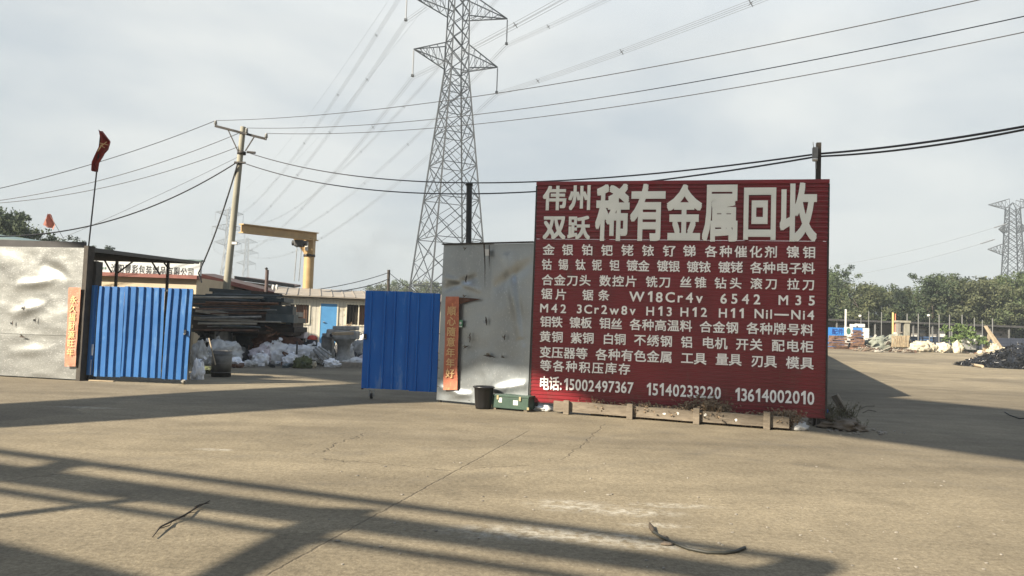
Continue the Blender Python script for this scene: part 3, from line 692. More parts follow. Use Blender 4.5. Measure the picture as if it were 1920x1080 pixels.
for px, py in ((1245, 776), (1270, 775), (1322, 778), (1380, 788)):
    u_, z_ = FR.hit(px, py); m = MB(); n = 7
    vs_ = [FR.p(u_ + .035 * math.cos(a) * rnd.uniform(.5, 1), -.028, z_ + .03 * math.sin(a) * rnd.uniform(.5, 1.1)) for a in [2 * math.pi * k / n for k in range(n)]]
    m.add(vs_, [tuple(range(n))[::-1]]); obj('paint_chip', m, 'white_paint', rail)
def blades(m, c, n, rx, ry, h, r_, lean=.5, wd=.006):
    for _ in range(n):
        a = r_.uniform(0, 6.28); q = math.sqrt(r_.random()); x, y = c[0] + rx * q * math.cos(a), c[1] + ry * q * math.sin(a)
        hh = h * r_.uniform(.4, 1.15); d = Vector((r_.gauss(0, lean), r_.gauss(0, lean), 1)).normalized()
        p = Vector((x, y, c[2])); side = d.orthogonal().normalized(); side.rotate(Matrix.Rotation(r_.uniform(0, 6.28), 3, d))
        mid = p + d * hh * .6; tip = p + d * hh + Vector((r_.gauss(0, .12) * hh, r_.gauss(0, .12) * hh, -.05 * hh))
        m.add([p - side * wd, p + side * wd, mid + side * wd * .8, mid - side * wd * .8, tip], [(0, 1, 2, 3), (3, 2, 4)])
        for k in range(3):
            b_ = p.lerp(tip, r_.uniform(.4, 1)); e1 = Vector((r_.gauss(0, 1), r_.gauss(0, 1), r_.gauss(0, .6))).normalized() * hh * .16
            e2 = e1.orthogonal().normalized() * wd * 1.6
            m.add([b_, b_ + e1 * .5 + e2, b_ + e1, b_ + e1 * .5 - e2], [(0, 1, 2, 3)])
r_ = random.Random(3); m = MB()
for i in range(120):
    t_ = 1 - r_.random() ** 1.3 * .85; c_ = FR.p(FR.L * t_, -.30 + r_.uniform(-.12, .12), 0); k = .7 + .5 * math.sin(t_ * 17) * math.sin(t_ * 5 + 1)
    blades(m, c_, int(38 * max(.4, k)), .12, .10, .43 * max(.65, k), r_, .34, .009)
obj('dry_weeds', m, 'weed_dry', None, 'brown dry weeds growing between the timber barrier and the signboard', 'weeds', kind='stuff')
def crumple(c, s, seed, n=3):
    bm = bmesh.new(); bmesh.ops.create_icosphere(bm, subdivisions=n, radius=1)
    m = MB(); vs_ = []
    for v in bm.verts:
        p = v.co; k = 1 + .30 * fbm((p.x * 1.6 + seed, p.y * 1.6, p.z * 1.6), 3) - .42 * abs(fbm((p.x * 2.6 + seed, p.y * 2.6, p.z * 2.6), 2)) + .10 * abs(fbm((p.x * 7 + seed, p.y * 7, p.z * 7), 2))
        z_ = p.z * k; z_ = max(z_, -.45)
        vs_.append((c[0] + p.x * k * s[0], c[1] + p.y * k * s[1], c[2] + (z_ + .45) * s[2]))
    m.add(vs_, [[v.index for v in f.verts] for f in bm.faces], True); bm.free(); return m
def sack(px, py, wpx, hpx, matname, label, cat='sack', seed=None, name='sack', group=None, depth=.8, n=3, tie=True):
    g = GT(px, py); k = g.y / FPX; seed = seed if seed is not None else px * .37
    s = (wpx * k / 2 / 1.05, wpx * k / 2 * depth, hpx * k / 1.5)
    o = thing(name, g, label, cat, group)
    obj('body', crumple(g, s, seed, n), matname, o)
    if tie:
        r2 = random.Random(int(px)); a = r2.uniform(0, 6.28); m = MB(); top = Vector((g.x + s[0] * .45 * math.cos(a), g.y + s[1] * .4 * math.sin(a), g.z + s[2] * 1.3))
        dirn = Vector((math.cos(a), -.3, .5)).normalized(); ln = s[2] * .35
        m.tube([top - dirn * ln * .4, top + dirn * ln * .4, top + dirn * ln * .7, top + dirn * ln * 1.2], [ln * .45, ln * .18, ln * .14, ln * .42], 9); obj('tied_neck', m, matname, o)
    return o
sack(1018, 770, 42, 13, 'white_litter', 'crumpled white plastic film between the green chest and the timber barrier', 'litter', name='plastic_litter', tie=False)
sack(1495, 806, 42, 18, 'clear_film', 'crumpled grey plastic sheet under the right end of the signboard', 'litter', name='plastic_litter', tie=False)
sack(1549, 797, 22, 30, 'blue_plastic', 'crumpled blue plastic bag under the right corner of the signboard', 'litter', name='plastic_bag', tie=False)
# rubble and weeds round the corner of the board
rc = GT(1578, 806); m = crumple((rc.x + .1, rc.y + .5, -.03), (.42, .8, .17), 4.4, 4); obj('earth_mound', m, 'earth', None, 'heap of earth and rubble at the right corner of the signboard', 'mound', loc=(rc.x, rc.y, 0))
r_ = random.Random(11); m = MB()
for i in range(34):
    blades(m, (rc.x + r_.uniform(-.2, .38), rc.y + r_.uniform(.0, 1.3), r_.uniform(0, .22)), 13, .12, .12, r_.uniform(.12, .40), r_, .6, .006)
obj('mixed_weeds', m, 'weed_green', None, 'straggly green brown weeds on the mound beside the signboard', 'weeds', kind='stuff')
r_ = random.Random(5)
base = MB(); bm = bmesh.new(); bmesh.ops.create_icosphere(bm, subdivisions=1, radius=1)
base.add([v.co * (1 + .35 * fbm(v.co * 1.5 + Vector((3, 1, 2)))) for v in bm.verts], [[v.index for v in f.verts] for f in bm.faces]); bm.free()
pebble = base.mesh('stone'); pebble.materials.append(M['stone'])
def pebbles(n, name, label, fn, smin, smax, grp):
    for i in range(n):
        x, y = fn(); s = r_.uniform(smin, smax)
        o = bpy.data.objects.new(name, pebble); col.objects.link(o); o.location = (x, y, gz(y) + s * .25); o.scale = (s, s * r_.uniform(.6, 1), s * r_.uniform(.4, .7)); o.rotation_euler = (0, 0, r_.uniform(0, 6))
        tag(o, label, 'stone', grp)
pebbles(34, 'stone', 'small grey brown stone scattered below the right corner of the signboard', lambda: (rc.x + r_.gauss(.15, .4), rc.y - abs(r_.gauss(0, .28)) + .1), .012, .05, 'rubble stones by the signboard corner')
def gp(x0, x1, y0, y1): g_ = GT(r_.uniform(x0, x1), r_.uniform(y0, y1)); return g_.x, g_.y
pebbles(110, 'stone', 'tiny pebble lying loose on the open foreground concrete', lambda: gp(600, 1900, 860, 1075), .006, .018, 'loose pebbles on the concrete')
slab = GT(1600, 800); m = MB(); m.bar((slab.x - .25, slab.y + .25, .55), (slab.x + .05, slab.y + .1, .0), .04, .35, up=(0, 1, 0)); obj('concrete_slab', m, 'stone', None, 'broken grey slab leaning on the weedy mound by the signboard', 'slab', loc=(slab.x, slab.y, 0), bevel=.01)
for k, (a_, b_) in enumerate((((1610, 770), (1640, 762)), ((1618, 775), (1642, 772)))):
    p0, p1 = GT(*a_), GT(*b_); m = MB(); m.tube([p0 + Vector((0, 0, .01)), p0.lerp(p1, .5) + Vector((0, .05, .05)), p1 + Vector((0, 0, .01))], .008, 6)
    obj('twig', m, 'twig', None, ('longer' if k == 0 else 'shorter') + ' dry twig lying in shade right of the weedy mound', 'twig', loc=p0)

# ------------------------------------------------------------------ sticks and hose on the foreground concrete
def on_ground(pts, z=.012): return [GT(x, y) + Vector((0, 0, z)) for x, y in pts]
br = thing('fallen_branch', GT(340, 980), 'bent dark twig lying on the sunlit concrete at lower left', 'branch')
p_ = on_ground([(286, 1012), (300, 996), (322, 982), (345, 974), (365, 958), (393, 946)], .02)
for i in range(len(p_)): p_[i].z += .012 * (i % 2)
obj('stem', MB().tube(p_, [.004, .007, .008, .008, .007, .004], 7), 'twig', br)
obj('side_twig', MB().tube(on_ground([(345, 974), (352, 968), (368, 966)], .025), [.006, .004, .002], 5), 'twig', br)
obj('side_twig', MB().tube(on_ground([(366, 957), (374, 953), (392, 950)], .03), [.006, .005, .003], 5), 'twig', br)
obj('side_twig', MB().tube(on_ground([(300, 996), (318, 990), (322, 983)], .02), [.004, .004, .002], 5), 'twig', br)
p_ = on_ground([(1221, 992), (1226, 1001), (1240, 1010), (1262, 1021), (1290, 1032), (1325, 1039), (1358, 1040), (1380, 1037), (1397, 1030)], .014)
ho = thing('hose_scrap', GT(1300, 1034), 'curved scrap of black hose with mud on the concrete at lower right', 'hose')
obj('hose', MB().tube(p_, .012, 8), 'hose', ho)
obj('frayed_end', MB().tube([p_[0] + Vector((-.01, .03, .03)), p_[0], p_[1]], [.006, .022, .015], 7), 'twig', ho)
obj('clod', crumple(p_[3] + Vector((-.05, -.02, -.012)), (.05, .035, .018), 2, 2), 'earth', ho)
obj('clod', crumple(p_[2] + Vector((.02, .02, -.012)), (.035, .03, .016), 5, 2), 'earth', ho)
p_ = on_ground([(1884, 773), (1893, 779), (1912, 786), (1935, 785)], .012); obj('wire_scrap', MB().tube(p_, .012, 6), 'wire', None, 'bent black wire scrap in the shade at the right edge', 'wire', loc=p_[0])

# ------------------------------------------------------------------ unseen gabled gantry added behind the camera, outline shaped to throw the shade
SV = Vector((SUN_AZ.x, SUN_AZ.y)) / math.tan(SUN_EL)          # shadow run per metre of height
GN = Vector((.353, .936)); GC = -1.0
def cast(gx, gy):
    h_ = (GN.x * gx + GN.y * gy - GC) / (GN.x * SV.x + GN.y * SV.y); return Vector((gx - h_ * SV.x, gy - h_ * SV.y, h_))
gan = thing('shade_gantry', (-5, 0, 0), 'unseen gabled steel gantry added behind the viewer, outline shaped to cast the shade', 'gantry')
near = [(-12.9, 3.75), (-6.88, 10.24), (-5.44, 11.8), (-3.5, 14.0), (-2.66, 14.9), (-1.0, 15.95), (.5, 15.95), (1.42, 15.36), (1.95, 14.45), (4.91, 13.11), (6.2, 11.68), (7.17, 10.44), (22, -9.3)]
far = [(26, -10.8), (15, 13), (12.9, 18.4), (9, 24), (5, 30), (0, 33.5), (-6, 33.6), (-11.5, 30.8), (-12.6, 27.2), (-8.82, 23.67), (-3.99, 19.63), (-6.7, 15.94), (-8.65, 12.83), (-14, 4.2)]
P = [cast(*q) for q in near + far]; th = Vector((GN.x, GN.y, 0)) * .06
bm = bmesh.new(); va = [bm.verts.new(p + th) for p in P]; vb = [bm.verts.new(p - th) for p in P]
n = len(P)
for tri in tessellate_polygon([[Vector((q[0], q[1], 0)) for q in near + far]]):
    bm.faces.new([va[i] for i in tri]); bm.faces.new([vb[i] for i in tri[::-1]])
for i in range(n): bm.faces.new((va[i], vb[i], vb[(i + 1) % n], va[(i + 1) % n]))
bmesh.ops.recalc_face_normals(bm, faces=bm.faces[:])
for v in bm.verts: v.co -= Vector((-5, 0, 0))
me = bpy.data.meshes.new('shade_sheet'); bm.to_mesh(me); bm.free(); obj('shade_sheet', me, 'shade_caster_steel', gan)
def gplate(name, pts):  # unseen gantry part, projected back along the sun from its shadow outline
    Q = [cast(*G(x, y).xy) for x, y in pts]; n = len(Q); t2 = th * .6
    m = MB().add([q + t2 for q in Q] + [q - t2 for q in Q], [tuple(range(n)), tuple(range(2 * n - 1, n - 1, -1))] + [(i, n + i, n + (i + 1) % n, (i + 1) % n) for i in range(n)]); obj(name, m, 'shade_caster_steel', gan)
gplate('truss_bar', ((-330, 798), (1575, 1054), (1575, 1063), (-330, 807)))
gplate('shade_beam', ((-330, 824), (1560, 1086), (1560, 1118), (-330, 857)))
gplate('truss_bar', ((-330, 866), (1400, 1126), (1400, 1136), (-330, 875)))
gplate('brace', ((280, 930), (280, 937), (-150, 990), (-150, 982)))
gplate('brace', ((600, 952), (715, 956), (430, 1100), (325, 1100)))
gplate('brace', ((40, 884), (120, 858), (165, 864), (110, 892)))
gplate('shade_panel', ((-330, 962), (0, 1019), (250, 1078), (330, 1110), (-330, 1300)))
gplate('brace', ((1490, 1062), (1545, 1052), (1585, 1064), (1500, 1110), (1430, 1110)))
b0 = cast(2.15, 5.45); m = MB(); m.bar((b0.x, b0.y, 0), b0, .16); obj('post', m, 'shade_caster_steel', gan)

# ------------------------------------------------------------------ wall running back from the signboard (its shade lies on the right-hand ground)
FS = Frame((7.3, 18.8), (22.5, 60.5)); sw = thing('boundary_wall', (7.3, 18.8, 0), 'grey boundary wall of the yard running back behind the signboard', 'wall')
m = MB(); FS.box(m, 0, FS.L, -.1, .1, 0, 3.15); obj('wall_face', m, 'grey_wall', sw)
m = MB(); FS.box(m, 0, FS.L, -.16, .16, 3.152, 3.24); obj('coping', m, 'grey_wall', sw)

# ------------------------------------------------------------------ yard behind the gateway: canopy, packing shop, sheds
A_ = at(163, 463, 18.6); B_ = at(372, 490, 30.5); m = MB()
def slab4(m, pts, th):
    n = len(pts); lo = [Vector(p) - Vector((0, 0, th)) for p in pts]
    return m.add(list(pts) + lo, [tuple(range(n)), tuple(range(2 * n - 1, n - 1, -1))] + [(i, n + i, n + (i + 1) % n, (i + 1) % n) for i in range(n)])
cnp = thing('canopy', (A_.x - 3, A_.y, 0), 'dark corrugated canopy roof on a thin steel frame behind the sunlit silver wall', 'canopy')
slab4(m, [A_ + Vector((-11, .6, -.05)), A_, B_, B_ + Vector((-12, .6, .2))], .05); obj('roof_sheet', m, 'canopy', cnp)
for k in range(9):
    t_ = (k + .5) / 9; q0 = A_.lerp(B_, t_); m = MB(); m.bar(q0 + Vector((-8, 0, -.09)), q0 + Vector((-.02, 0, -.09)), .05, .08); obj('purlin', m, 'dark_steel', cnp)
m = MB(); m.bar(A_ + Vector((-10.8, .45, .01)), A_ + Vector((0, -.06, .02)), .08, .18); obj('fascia', m, 'canopy', cnp)
m = MB(); m.bar(A_ + Vector((0, 0, -.06)), B_ + Vector((0, 0, -.06)), .07, .10); obj('edge_beam', m, 'dark_steel', cnp)
YC = 30.2
def yard(px, py): return at(px, py, YC)
def seg(a_, b_, wd, name, par, matname='dark_steel'): m = MB(); m.bar(a_, b_, wd); obj(name, m, matname, par)
for px, yt in ((172, 484), (219, 486), (315, 488)):
    q = yard(px, 515); t_ = yard(px + 1, yt - 4); seg(Vector((q.x, q.y, gz(q.y))), t_, .09, 'post', cnp)
for a_, b_ in (((195, 486), (209, 511)), ((221, 512), (252, 488)), ((283, 488), (300, 515)), ((305, 489), (313, 500))): seg(yard(*a_), yard(*b_), .05, 'brace', cnp)
seg(yard(172, 485), yard(320, 489), .07, 'truss_chord', cnp)
# teal roof beyond
tr = thing('teal_roof_shed', at(20, 560, 40), 'low teal sheet roof showing above the sunlit silver wall', 'shed'); m = MB()
slab4(m, [at(-120, 432, 38), at(105, 457, 38), at(150, 462, 46), at(-100, 425, 46)], .12); obj('roof', m, 'teal_roof', tr)
m = MB(); q0, q1 = at(-110, 432, 38.5), at(100, 458, 38.5); m.box(((q0.x + q1.x) / 2, 38.8, 2), (q1.x - q0.x - .5, .2, 3.6)); obj('wall', m, 'grey_wall', tr)
# packing shop with sign parapet
ps = thing('packing_shop', at(270, 600, 33.5), 'beige workshop with a red eave and a grey name board with Chinese characters on top', 'building')
q0, q1 = at(150, 480, 33), at(375, 492, 33); FK = Frame((q0.x, q0.y), (q1.x, q1.y)); g0 = gz(33)
zr = FK.hit(270, 516)[1]; zt = FK.hit(340, 489)[1]
m = MB(); FK.box(m, -6, FK.L - .1, -5, 0, g0, zr - .02); obj('wall', m, 'beige_wall', ps)
m = MB(); FK.box(m, -6, FK.L, -.3, .25, zr - .10, zr + .06); obj('eave', m, 'red_eave', ps)
m = MB(); FK.box(m, -6, FK.L + .02, -.2, .02, zr + .065, zt); nb = obj('name_board', m, 'sign_grey', ps)
m = MB(); FK.box(m, -6, FK.L + .1, -.3, .08, zt + .003, zt + .07); obj('coping', m, 'teal_roof', ps)
for i, c_ in enumerate(SHOP):
    px = 214 + i * (358 - 214) / 11; u_, z_ = FK.hit(px, 503 + i * .7); put_letter(nb, FK, c_, .008, (u_ - .125, u_ + .125, z_ - .23, z_ + .20), .022, .008, 'ink', EM, 'letter')
u_, z_ = FK.hit(181, 494); m = MB()
for a in range(0, 270, 45): m.bar(FK.p(u_ + .15 * math.cos(R(a)), .03, z_ + .1 * math.sin(R(a))), FK.p(u_ + .15 * math.cos(R(a + 45)), .03, z_ + .1 * math.sin(R(a + 45))), .03, .05)
obj('emblem', m, 'ink', nb)
for k in range(5):
    m = MB(); uk, zk = FK.hit(178 + k * 5, 503); FK.box(m, uk - .035, uk + .035, .022, .03, zk - .05, zk + .05); obj('emblem', m, 'ink_green', nb)
# red-brown sheds behind the pole
for nm, lab, (x0, y0), (x1, y1), Y, dz, mr, mw in (
    ('workshop_shed', 'long grey shed with a sloping red brown roof behind the concrete utility pole', (362, 513), (536, 556), 35, .0, 'brown_roof', 'grey_wall'),
    ('rear_shed', 'dark low roofed shed farther back between the pole and the yellow crane', (440, 520), (552, 536), 44, 0, 'brown_roof', 'grey_wall')):
    a_, b_ = at(x0, y0, Y), at(x1, y1, Y + 5); o = thing(nm, (a_.x, a_.y, gz(a_.y)), lab, 'shed'); m = MB()
    slab4(m, [a_, b_, b_ + Vector((-1, 5, .32)), a_ + Vector((-1, 5, .32))], .14); obj('roof', m, mr, o)
    m = MB(); fr = Frame((a_.x, a_.y), (b_.x, b_.y)); zz0 = min(a_.z, b_.z) - .15
    vs_ = [fr.p(.1, -.35, gz(Y)), fr.p(fr.L - .1, -.35, gz(Y)), fr.p(fr.L - .1, -.35, b_.z - .13), fr.p(.1, -.35, a_.z - .13)]
    m.add(vs_ + [p + Vector((0, 3, 0)) for p in vs_], [(0, 1, 2, 3), (7, 6, 5, 4), (0, 4, 5, 1), (1, 5, 6, 2), (2, 6, 7, 3), (3, 7, 4, 0)]); obj('wall', m, mw, o)
    m = MB(); m.bar(a_ + Vector((0, -.05, -.02)), b_ + Vector((0, -.05, -.02)), .06, .20); obj('eave_board', m, 'red_eave' if Y < 40 else 'canopy', o)
    if Y < 40:
        m = MB(); fr.box(m, .4, 1.5, -.345, -.30, gz(Y) + 1.4, gz(Y) + 2.5); obj('window', m, 'glass', o)
ch_ = at(499, 545, 38); ct = at(499.5, 506, 38); fl = thing('stove_chimney', (ch_.x, ch_.y, gz(38)), 'short dark red chimney pipe standing above the sheds', 'chimney')
obj('pipe', MB().tube([(ch_.x, ch_.y, gz(38)), (ch_.x, ch_.y, ct.z)], .085, 12), 'brown_roof', fl); obj('cap', MB().lathe((ct.x, ct.y, ct.z), [(.06, 0), (.06, .06), (.1, .07), (0, .14)], 12), 'dark_steel', fl)

# white cabin
YW = 36.; c0, c1 = at(521, 600, YW), at(840, 600, YW + 2.2); FW = Frame((c0.x, c0.y), (c1.x, c1.y)); gw = gz(YW) - .05
zc = FW.hit(560, 556)[1]
cab = thing('site_cabin', (c0.x, c0.y, gw), 'long cream clad cabin with a light blue door and barred windows behind the scrap', 'cabin')
def cut(x0, y0, x1, y1): a_ = FW.hit(x0, y0); b_ = FW.hit(x1, y1); return (min(a_[0], b_[0]), max(a_[0], b_[0]), min(a_[1], b_[1]), max(a_[1], b_[1]))
win1, win2, door = cut(535, 570, 578, 606), cut(651, 571, 702, 610), cut(602, 569, 628.5, 650)
door = (door[0], door[1], gw + .15, door[3])
pitch = .16; u_ = 0; k = 0
openings = [win1, win2, door]
while u_ < FW.L:
    a_, b_ = u_ + .006, min(u_ + pitch - .006, FW.L); um = (a_ + b_) / 2; spans = [(gw, zc + .1)]
    for o0, o1, z0, z1 in openings:
        if o0 - .05 < um < o1 + .05:
            ns = []
            for s0, s1 in spans:
                if z0 > s0: ns.append((s0, min(z0, s1)))
                if z1 < s1: ns.append((max(z1, s0), s1))
            spans = ns
    for s0, s1 in spans:
        if s1 - s0 > .02: m = MB(); FW.box(m, a_, b_, -.03, 0, s0, s1); obj('cladding_board', m, 'cream_wall', cab)
    u_ += pitch
m = MB(); FW.box(m, 0, FW.L, -.40, -.36, gw, zc + .05); obj('inner_wall', m, 'grey_wall', cab)
m = MB(); FW.box(m, .0, FW.L, -.034, -.031, gw, gw + .9); FW.box(m, .0, FW.L, -.034, -.031, zc - .15, zc + .05); obj('backing', m, 'cream_wall', cab)
dr = None
m = MB(); FW.box(m, door[0], door[1], -.02, .02, door[2], door[3]); dr = obj('door', m, 'door_blue', cab)
um = door[0] + .12; m = MB(); m.tube([FW.p(um, .05, 1.55), FW.p(um + .1, .05, 1.55)], .02, 8); obj('handle', m, 'iron_grey', dr)
m = MB(); FW.box(m, door[0] - .06, door[0] - .002, -.03, .03, gw, door[3] + .06); FW.box(m, door[1] + .002, door[1] + .06, -.03, .03, gw, door[3] + .06); FW.box(m, door[0] - .001, door[1] + .001, -.03, .03, door[3] + .002, door[3] + .06); obj('door_frame', m, 'frame_cream', cab)
for wv in (win1, win2):
    u0, u1, z0, z1 = wv; wn = MB(); FW.box(wn, u0, u1, -.14, -.12, z0, z1); wo_ = obj('window', wn, 'glass', cab)
    m = MB(); FW.box(m, u0 + (u1 - u0) * .42, u1 - .08, -.118, -.10, z0, z1); obj('curtain', m, 'curtain', wo_)
    m = MB()
    for a_, b_, c_, d_ in ((u0 - .06, u1 + .06, z1, z1 + .07), (u0 - .06, u1 + .06, z0 - .07, z0), (u0 - .06, u0, z0, z1), (u1, u1 + .06, z0, z1), (u0 + (u1 - u0) * .40, u0 + (u1 - u0) * .40 + .06, z0, z1)): FW.box(m, a_, b_, -.06, .03, c_, d_)
    obj('frame', m, 'frame_cream', wo_)
    for k in range(1, 9):
        m = MB(); uk = u0 + (u1 - u0) * k / 9; m.tube([FW.p(uk, .035, z0 - .03), FW.p(uk, .035, z1 + .03)], .008, 5); obj('bar', m, 'dark_steel', wo_)
m = MB(); mseg = 16
for k in range(mseg):
    a_, b_ = -.25 + (FW.L + .5) * k / mseg, -.25 + (FW.L + .5) * (k + 1) / mseg - .008
    m = MB(); m.bar(FW.p(b_ + .004, .29, zc + .075), FW.p(b_ + .004, -3.2, zc + .56), .035, .035); obj('roof_rib', m, 'tin_roof', cab)
    m = MB(); slab4(m, [FW.p(a_, .28, zc + .06), FW.p(b_, .28, zc + .06), FW.p(b_, -3.2, zc + .54), FW.p(a_, -3.2, zc + .54)], .06); obj('roof_sheet', m, 'tin_roof', cab)
m = MB(); FW.box(m, -.2, FW.L + .2, .18, .22, zc - .04, zc - .002); obj('eave_board', m, 'dark_steel', cab)
for px in (512, 519):
    q = at(px, 541, YW - .05); m = MB(); m.lathe((q.x, q.y, q.z - .05), [(.05, 0), (.07, .1), (.05, .22), (0, .24)], 10); obj('insulator_knob', m, 'white_paint', cab)
# flower pot by the right window
q = FW.p(win2[0] + .05, .25, 0); fp = thing('hanging_pot', (q.x, q.y, win2[2] - .3), 'dark red flower pot with a withered plant below the right cabin window', 'pot')
obj('pot', MB().lathe((q.x, q.y, win2[2] - .45), [(0, 0), (.10, 0), (.15, .28), (.12, .28), (.1, .05), (0, .05)], 12), 'brown_roof', fp)
m = MB(); blades(m, (q.x, q.y, win2[2] - .2), 40, .12, .12, .35, random.Random(2), .8, .012); obj('plant', m, 'weed_dry', fp)

# ------------------------------------------------------------------ jib crane
YJ = 40.; cb = at(577, 540, YJ); ctp = at(577, 478, YJ); cr_ = thing('jib_crane', (cb.x, cb.y, gz(YJ)), 'yellow pillar jib crane with a chain hoist rising behind the cream cabin', 'crane')
obj('column', MB().tube([(cb.x, cb.y, gz(YJ)), (cb.x, cb.y, ctp.z)], .27, 20), 'crane_yellow', cr_)
zt_ = at(577, 447, YJ).z
m = MB(); m.box((cb.x, cb.y, (ctp.z + zt_) / 2), (.50, .5, zt_ - ctp.z)); obj('head', m, 'crane_yellow', cr_, bevel=.03)
obj('collar', MB().lathe((cb.x, cb.y, ctp.z - .1), [(.27, 0), (.31, .0), (.31, .12), (.27, .13)], 20), 'dark_steel', cr_)
jt = at(452, 428, YJ - 4.2); jr = Vector((cb.x + .28, cb.y + .2, zt_ + .12)); jl = Vector((jt.x, jt.y, jt.z))
for nm, dz_, w_, h_ in (('flange', .20, .32, .05), ('flange', -.20, .32, .05), ('web', 0, .05, .345)):
    m = MB(); m.bar(jl + Vector((0, 0, dz_)), jr + Vector((0, 0, dz_)), w_, h_); obj(nm, m, 'crane_yellow', cr_)
m = MB(); d_ = (jr - jl).normalized()
m.add([Vector((cb.x, cb.y - .02, zt_ - .1)) + v for v in (Vector((-.2, 0, .03)), Vector((-.9, -.35, .12)), Vector((-.25, 0, -.75)))] + [Vector((cb.x, cb.y + .04, zt_ - .1)) + v for v in (Vector((-.2, 0, .03)), Vector((-.9, -.35, .12)), Vector((-.25, 0, -.75)))], [(0, 1, 2), (5, 4, 3), (0, 3, 4, 1), (1, 4, 5, 2), (2, 5, 3, 0)]); obj('gusset', m, 'crane_yellow', cr_)
hp = jl.lerp(jr, .76) + Vector((0, 0, -.45)); m = MB(); m.box(hp, (.5, .4, .36)); hs_ = obj('hoist', m, 'hoist', cr_, bevel=.06)
m = MB(); m.tube([hp + Vector((-.38, 0, .02)), hp + Vector((.38, 0, .02))], .14, 12); obj('motor', m, 'hoist', hs_)
for dx in (-.12, .12):
    m = MB(); m.tube([hp + Vector((dx, 0, -.15)), hp + Vector((dx - .06, 0, -2.0))], .02, 5); obj('chain', m, 'iron_grey', hs_)
m = MB(); m.box((cb.x - .08, cb.y - .32, zt_ - .45), (.16, .14, .5)); obj('control_box', m, 'white_paint', cr_, bevel=.03)

# ------------------------------------------------------------------ utility pole with crossarm
YU = 30.6; pb_ = at(432, 545, YU); ptp = at(456, 238, YU); ub = Vector((pb_.x - .3, YU, gz(YU)))
up = thing('utility_pole', ub, 'leaning concrete utility pole with a crossarm and insulators in the yard', 'pole')
obj('shaft', MB().tube([ub, ub.lerp(ptp, .33), ub.lerp(ptp, .66), ptp], [.16, .145, .128, .11], 18), 'concrete_pole', up)
ca, cb2 = at(403, 236, YU - .2), at(500, 261, YU + .0); m = MB(); m.bar(ca, cb2, .07, .09); arm = obj('crossarm', m, 'dark_steel', up)
INS = {}
for nm, q, zt2 in (('a', (404, 236), 226), ('b', (462, 252), 240), ('c', (499, 261), 250)):
    b_ = at(*q, YU - .15); t_ = at(q[0] + .5, zt2, YU - .15); h_ = t_.z - b_.z
    obj('insulator', MB().lathe(b_, [(.03, 0), (.03, h_ * .25), (.075, h_ * .3), (.05, h_ * .5), (.07, h_ * .55), (.045, h_ * .75), (.06, h_ * .8), (.03, h_), (0, h_)], 12), 'insulator_brown', arm); INS[nm] = t_
for a_, b_ in (((428, 244), (447, 285)), ((477, 256), (460, 283))): seg(at(*a_, YU - .15), at(*b_, YU - .15), .04, 'brace', up)
q = at(453, 287, YU); obj('band', MB().lathe((q.x, q.y, q.z - .06), [(.16, 0), (.175, 0), (.175, .12), (.16, .12)], 18), 'dark_steel', up)
q = at(463, 285, YU - .15); obj('cable_clamp', MB().tube([q, q + Vector((.35, 0, -.02))], .05, 8), 'dark_steel', up)
q = at(451, 305, YU - .15); obj('cable_clamp', MB().tube([q + Vector((-.25, 0, 0)), q + Vector((.2, 0, 0))], .05, 8), 'dark_steel', up)
q = at(440, 456, YU - .2); m = MB(); m.box(q, (.2, .12, .1)); obj('number_plate', m, 'white_paint', up)

def span(a, b_, sag, n=40):
    a, b_ = Vector(a), Vector(b_)
    return [a.lerp(b_, i / n) + Vector((0, 0, -4 * sag * (i / n) * (1 - i / n))) for i in range(n + 1)]
def wire(name, label, pts, r_, matname='wire', grp=None): return obj(name, MB().tube(pts, r_, 5), matname, None, label, 'cable', grp, loc=pts[0])
# three bare lines from the crossarm to the right (next pole stands off to the right, nearer)
for nm, lab, e_, s_ in (('a', 'uppermost bare wire running right from the crossarm of the concrete pole', (1960, -28, 13.0), .55),
                        ('b', 'middle bare wire running right from the crossarm of the concrete pole', (1960, 22, 13.4), .62),
                        ('c', 'lowest bare wire running right from the crossarm of the concrete pole', (1960, 52, 13.8), .62)):
    wire('overhead_wire', lab, span(INS[nm], at(*e_), s_), .011, 'wire')
for nm, lab, src, e_, s_ in ((1, 'uppermost bare wire running left from the concrete pole', INS['a'], (-60, 366, 27), .25), (2, 'middle bare wire running left from the concrete pole', at(447, 250, YU), (-60, 383, 30), .45),
                             (3, 'lower bare wire running left from the concrete pole', at(447, 275, YU), (-60, 384, 30), .5), ):
    wire('overhead_wire', lab, span(src, at(*e_), s_), .014, 'wire_thin')
wire('overhead_cable', 'thick black cable sagging left from the concrete pole', span(at(443, 305, YU), at(-60, 441, 27), .95), .026, 'wire')
wire('service_wire', 'thin pale wire falling left from the concrete pole to the roofs', span(at(445, 295, YU), at(60, 470, 36), .1), .009, 'wire_thin')
wire('guy_cable', 'black cable dropping steeply from the concrete pole to the name board roof', span(at(446, 305, YU - .2), at(372, 512, 31.5), .35) + [at(378, 530, 31.5)], .032, 'wire')
# two insulated cables from the pole to the signboard post and on to the right
jp = at(1536, 291, pt.x * 0 + FB.p(BL - .13, -.25, 0).y)
wire('overhead_cable', 'upper thick black cable from the concrete pole to the signboard post', span(at(470, 288, YU - .15), jp + Vector((0, 0, .03)), .85), .018)
wire('overhead_cable', 'lower thick black cable from the concrete pole to the signboard post', span(at(455, 305, YU - .15), jp + Vector((0, 0, -.02)), .98), .019)
wire('overhead_cable', 'upper thick black cable from the signboard post towards the right edge', span(jp + Vector((.02, 0, .03)), at(2000, 222, 10.2), .06), .020)
wire('overhead_cable', 'lower thick black cable from the signboard post towards the right edge', span(jp + Vector((.02, 0, -.02)), at(2000, 226, 10.1), .09), .018)
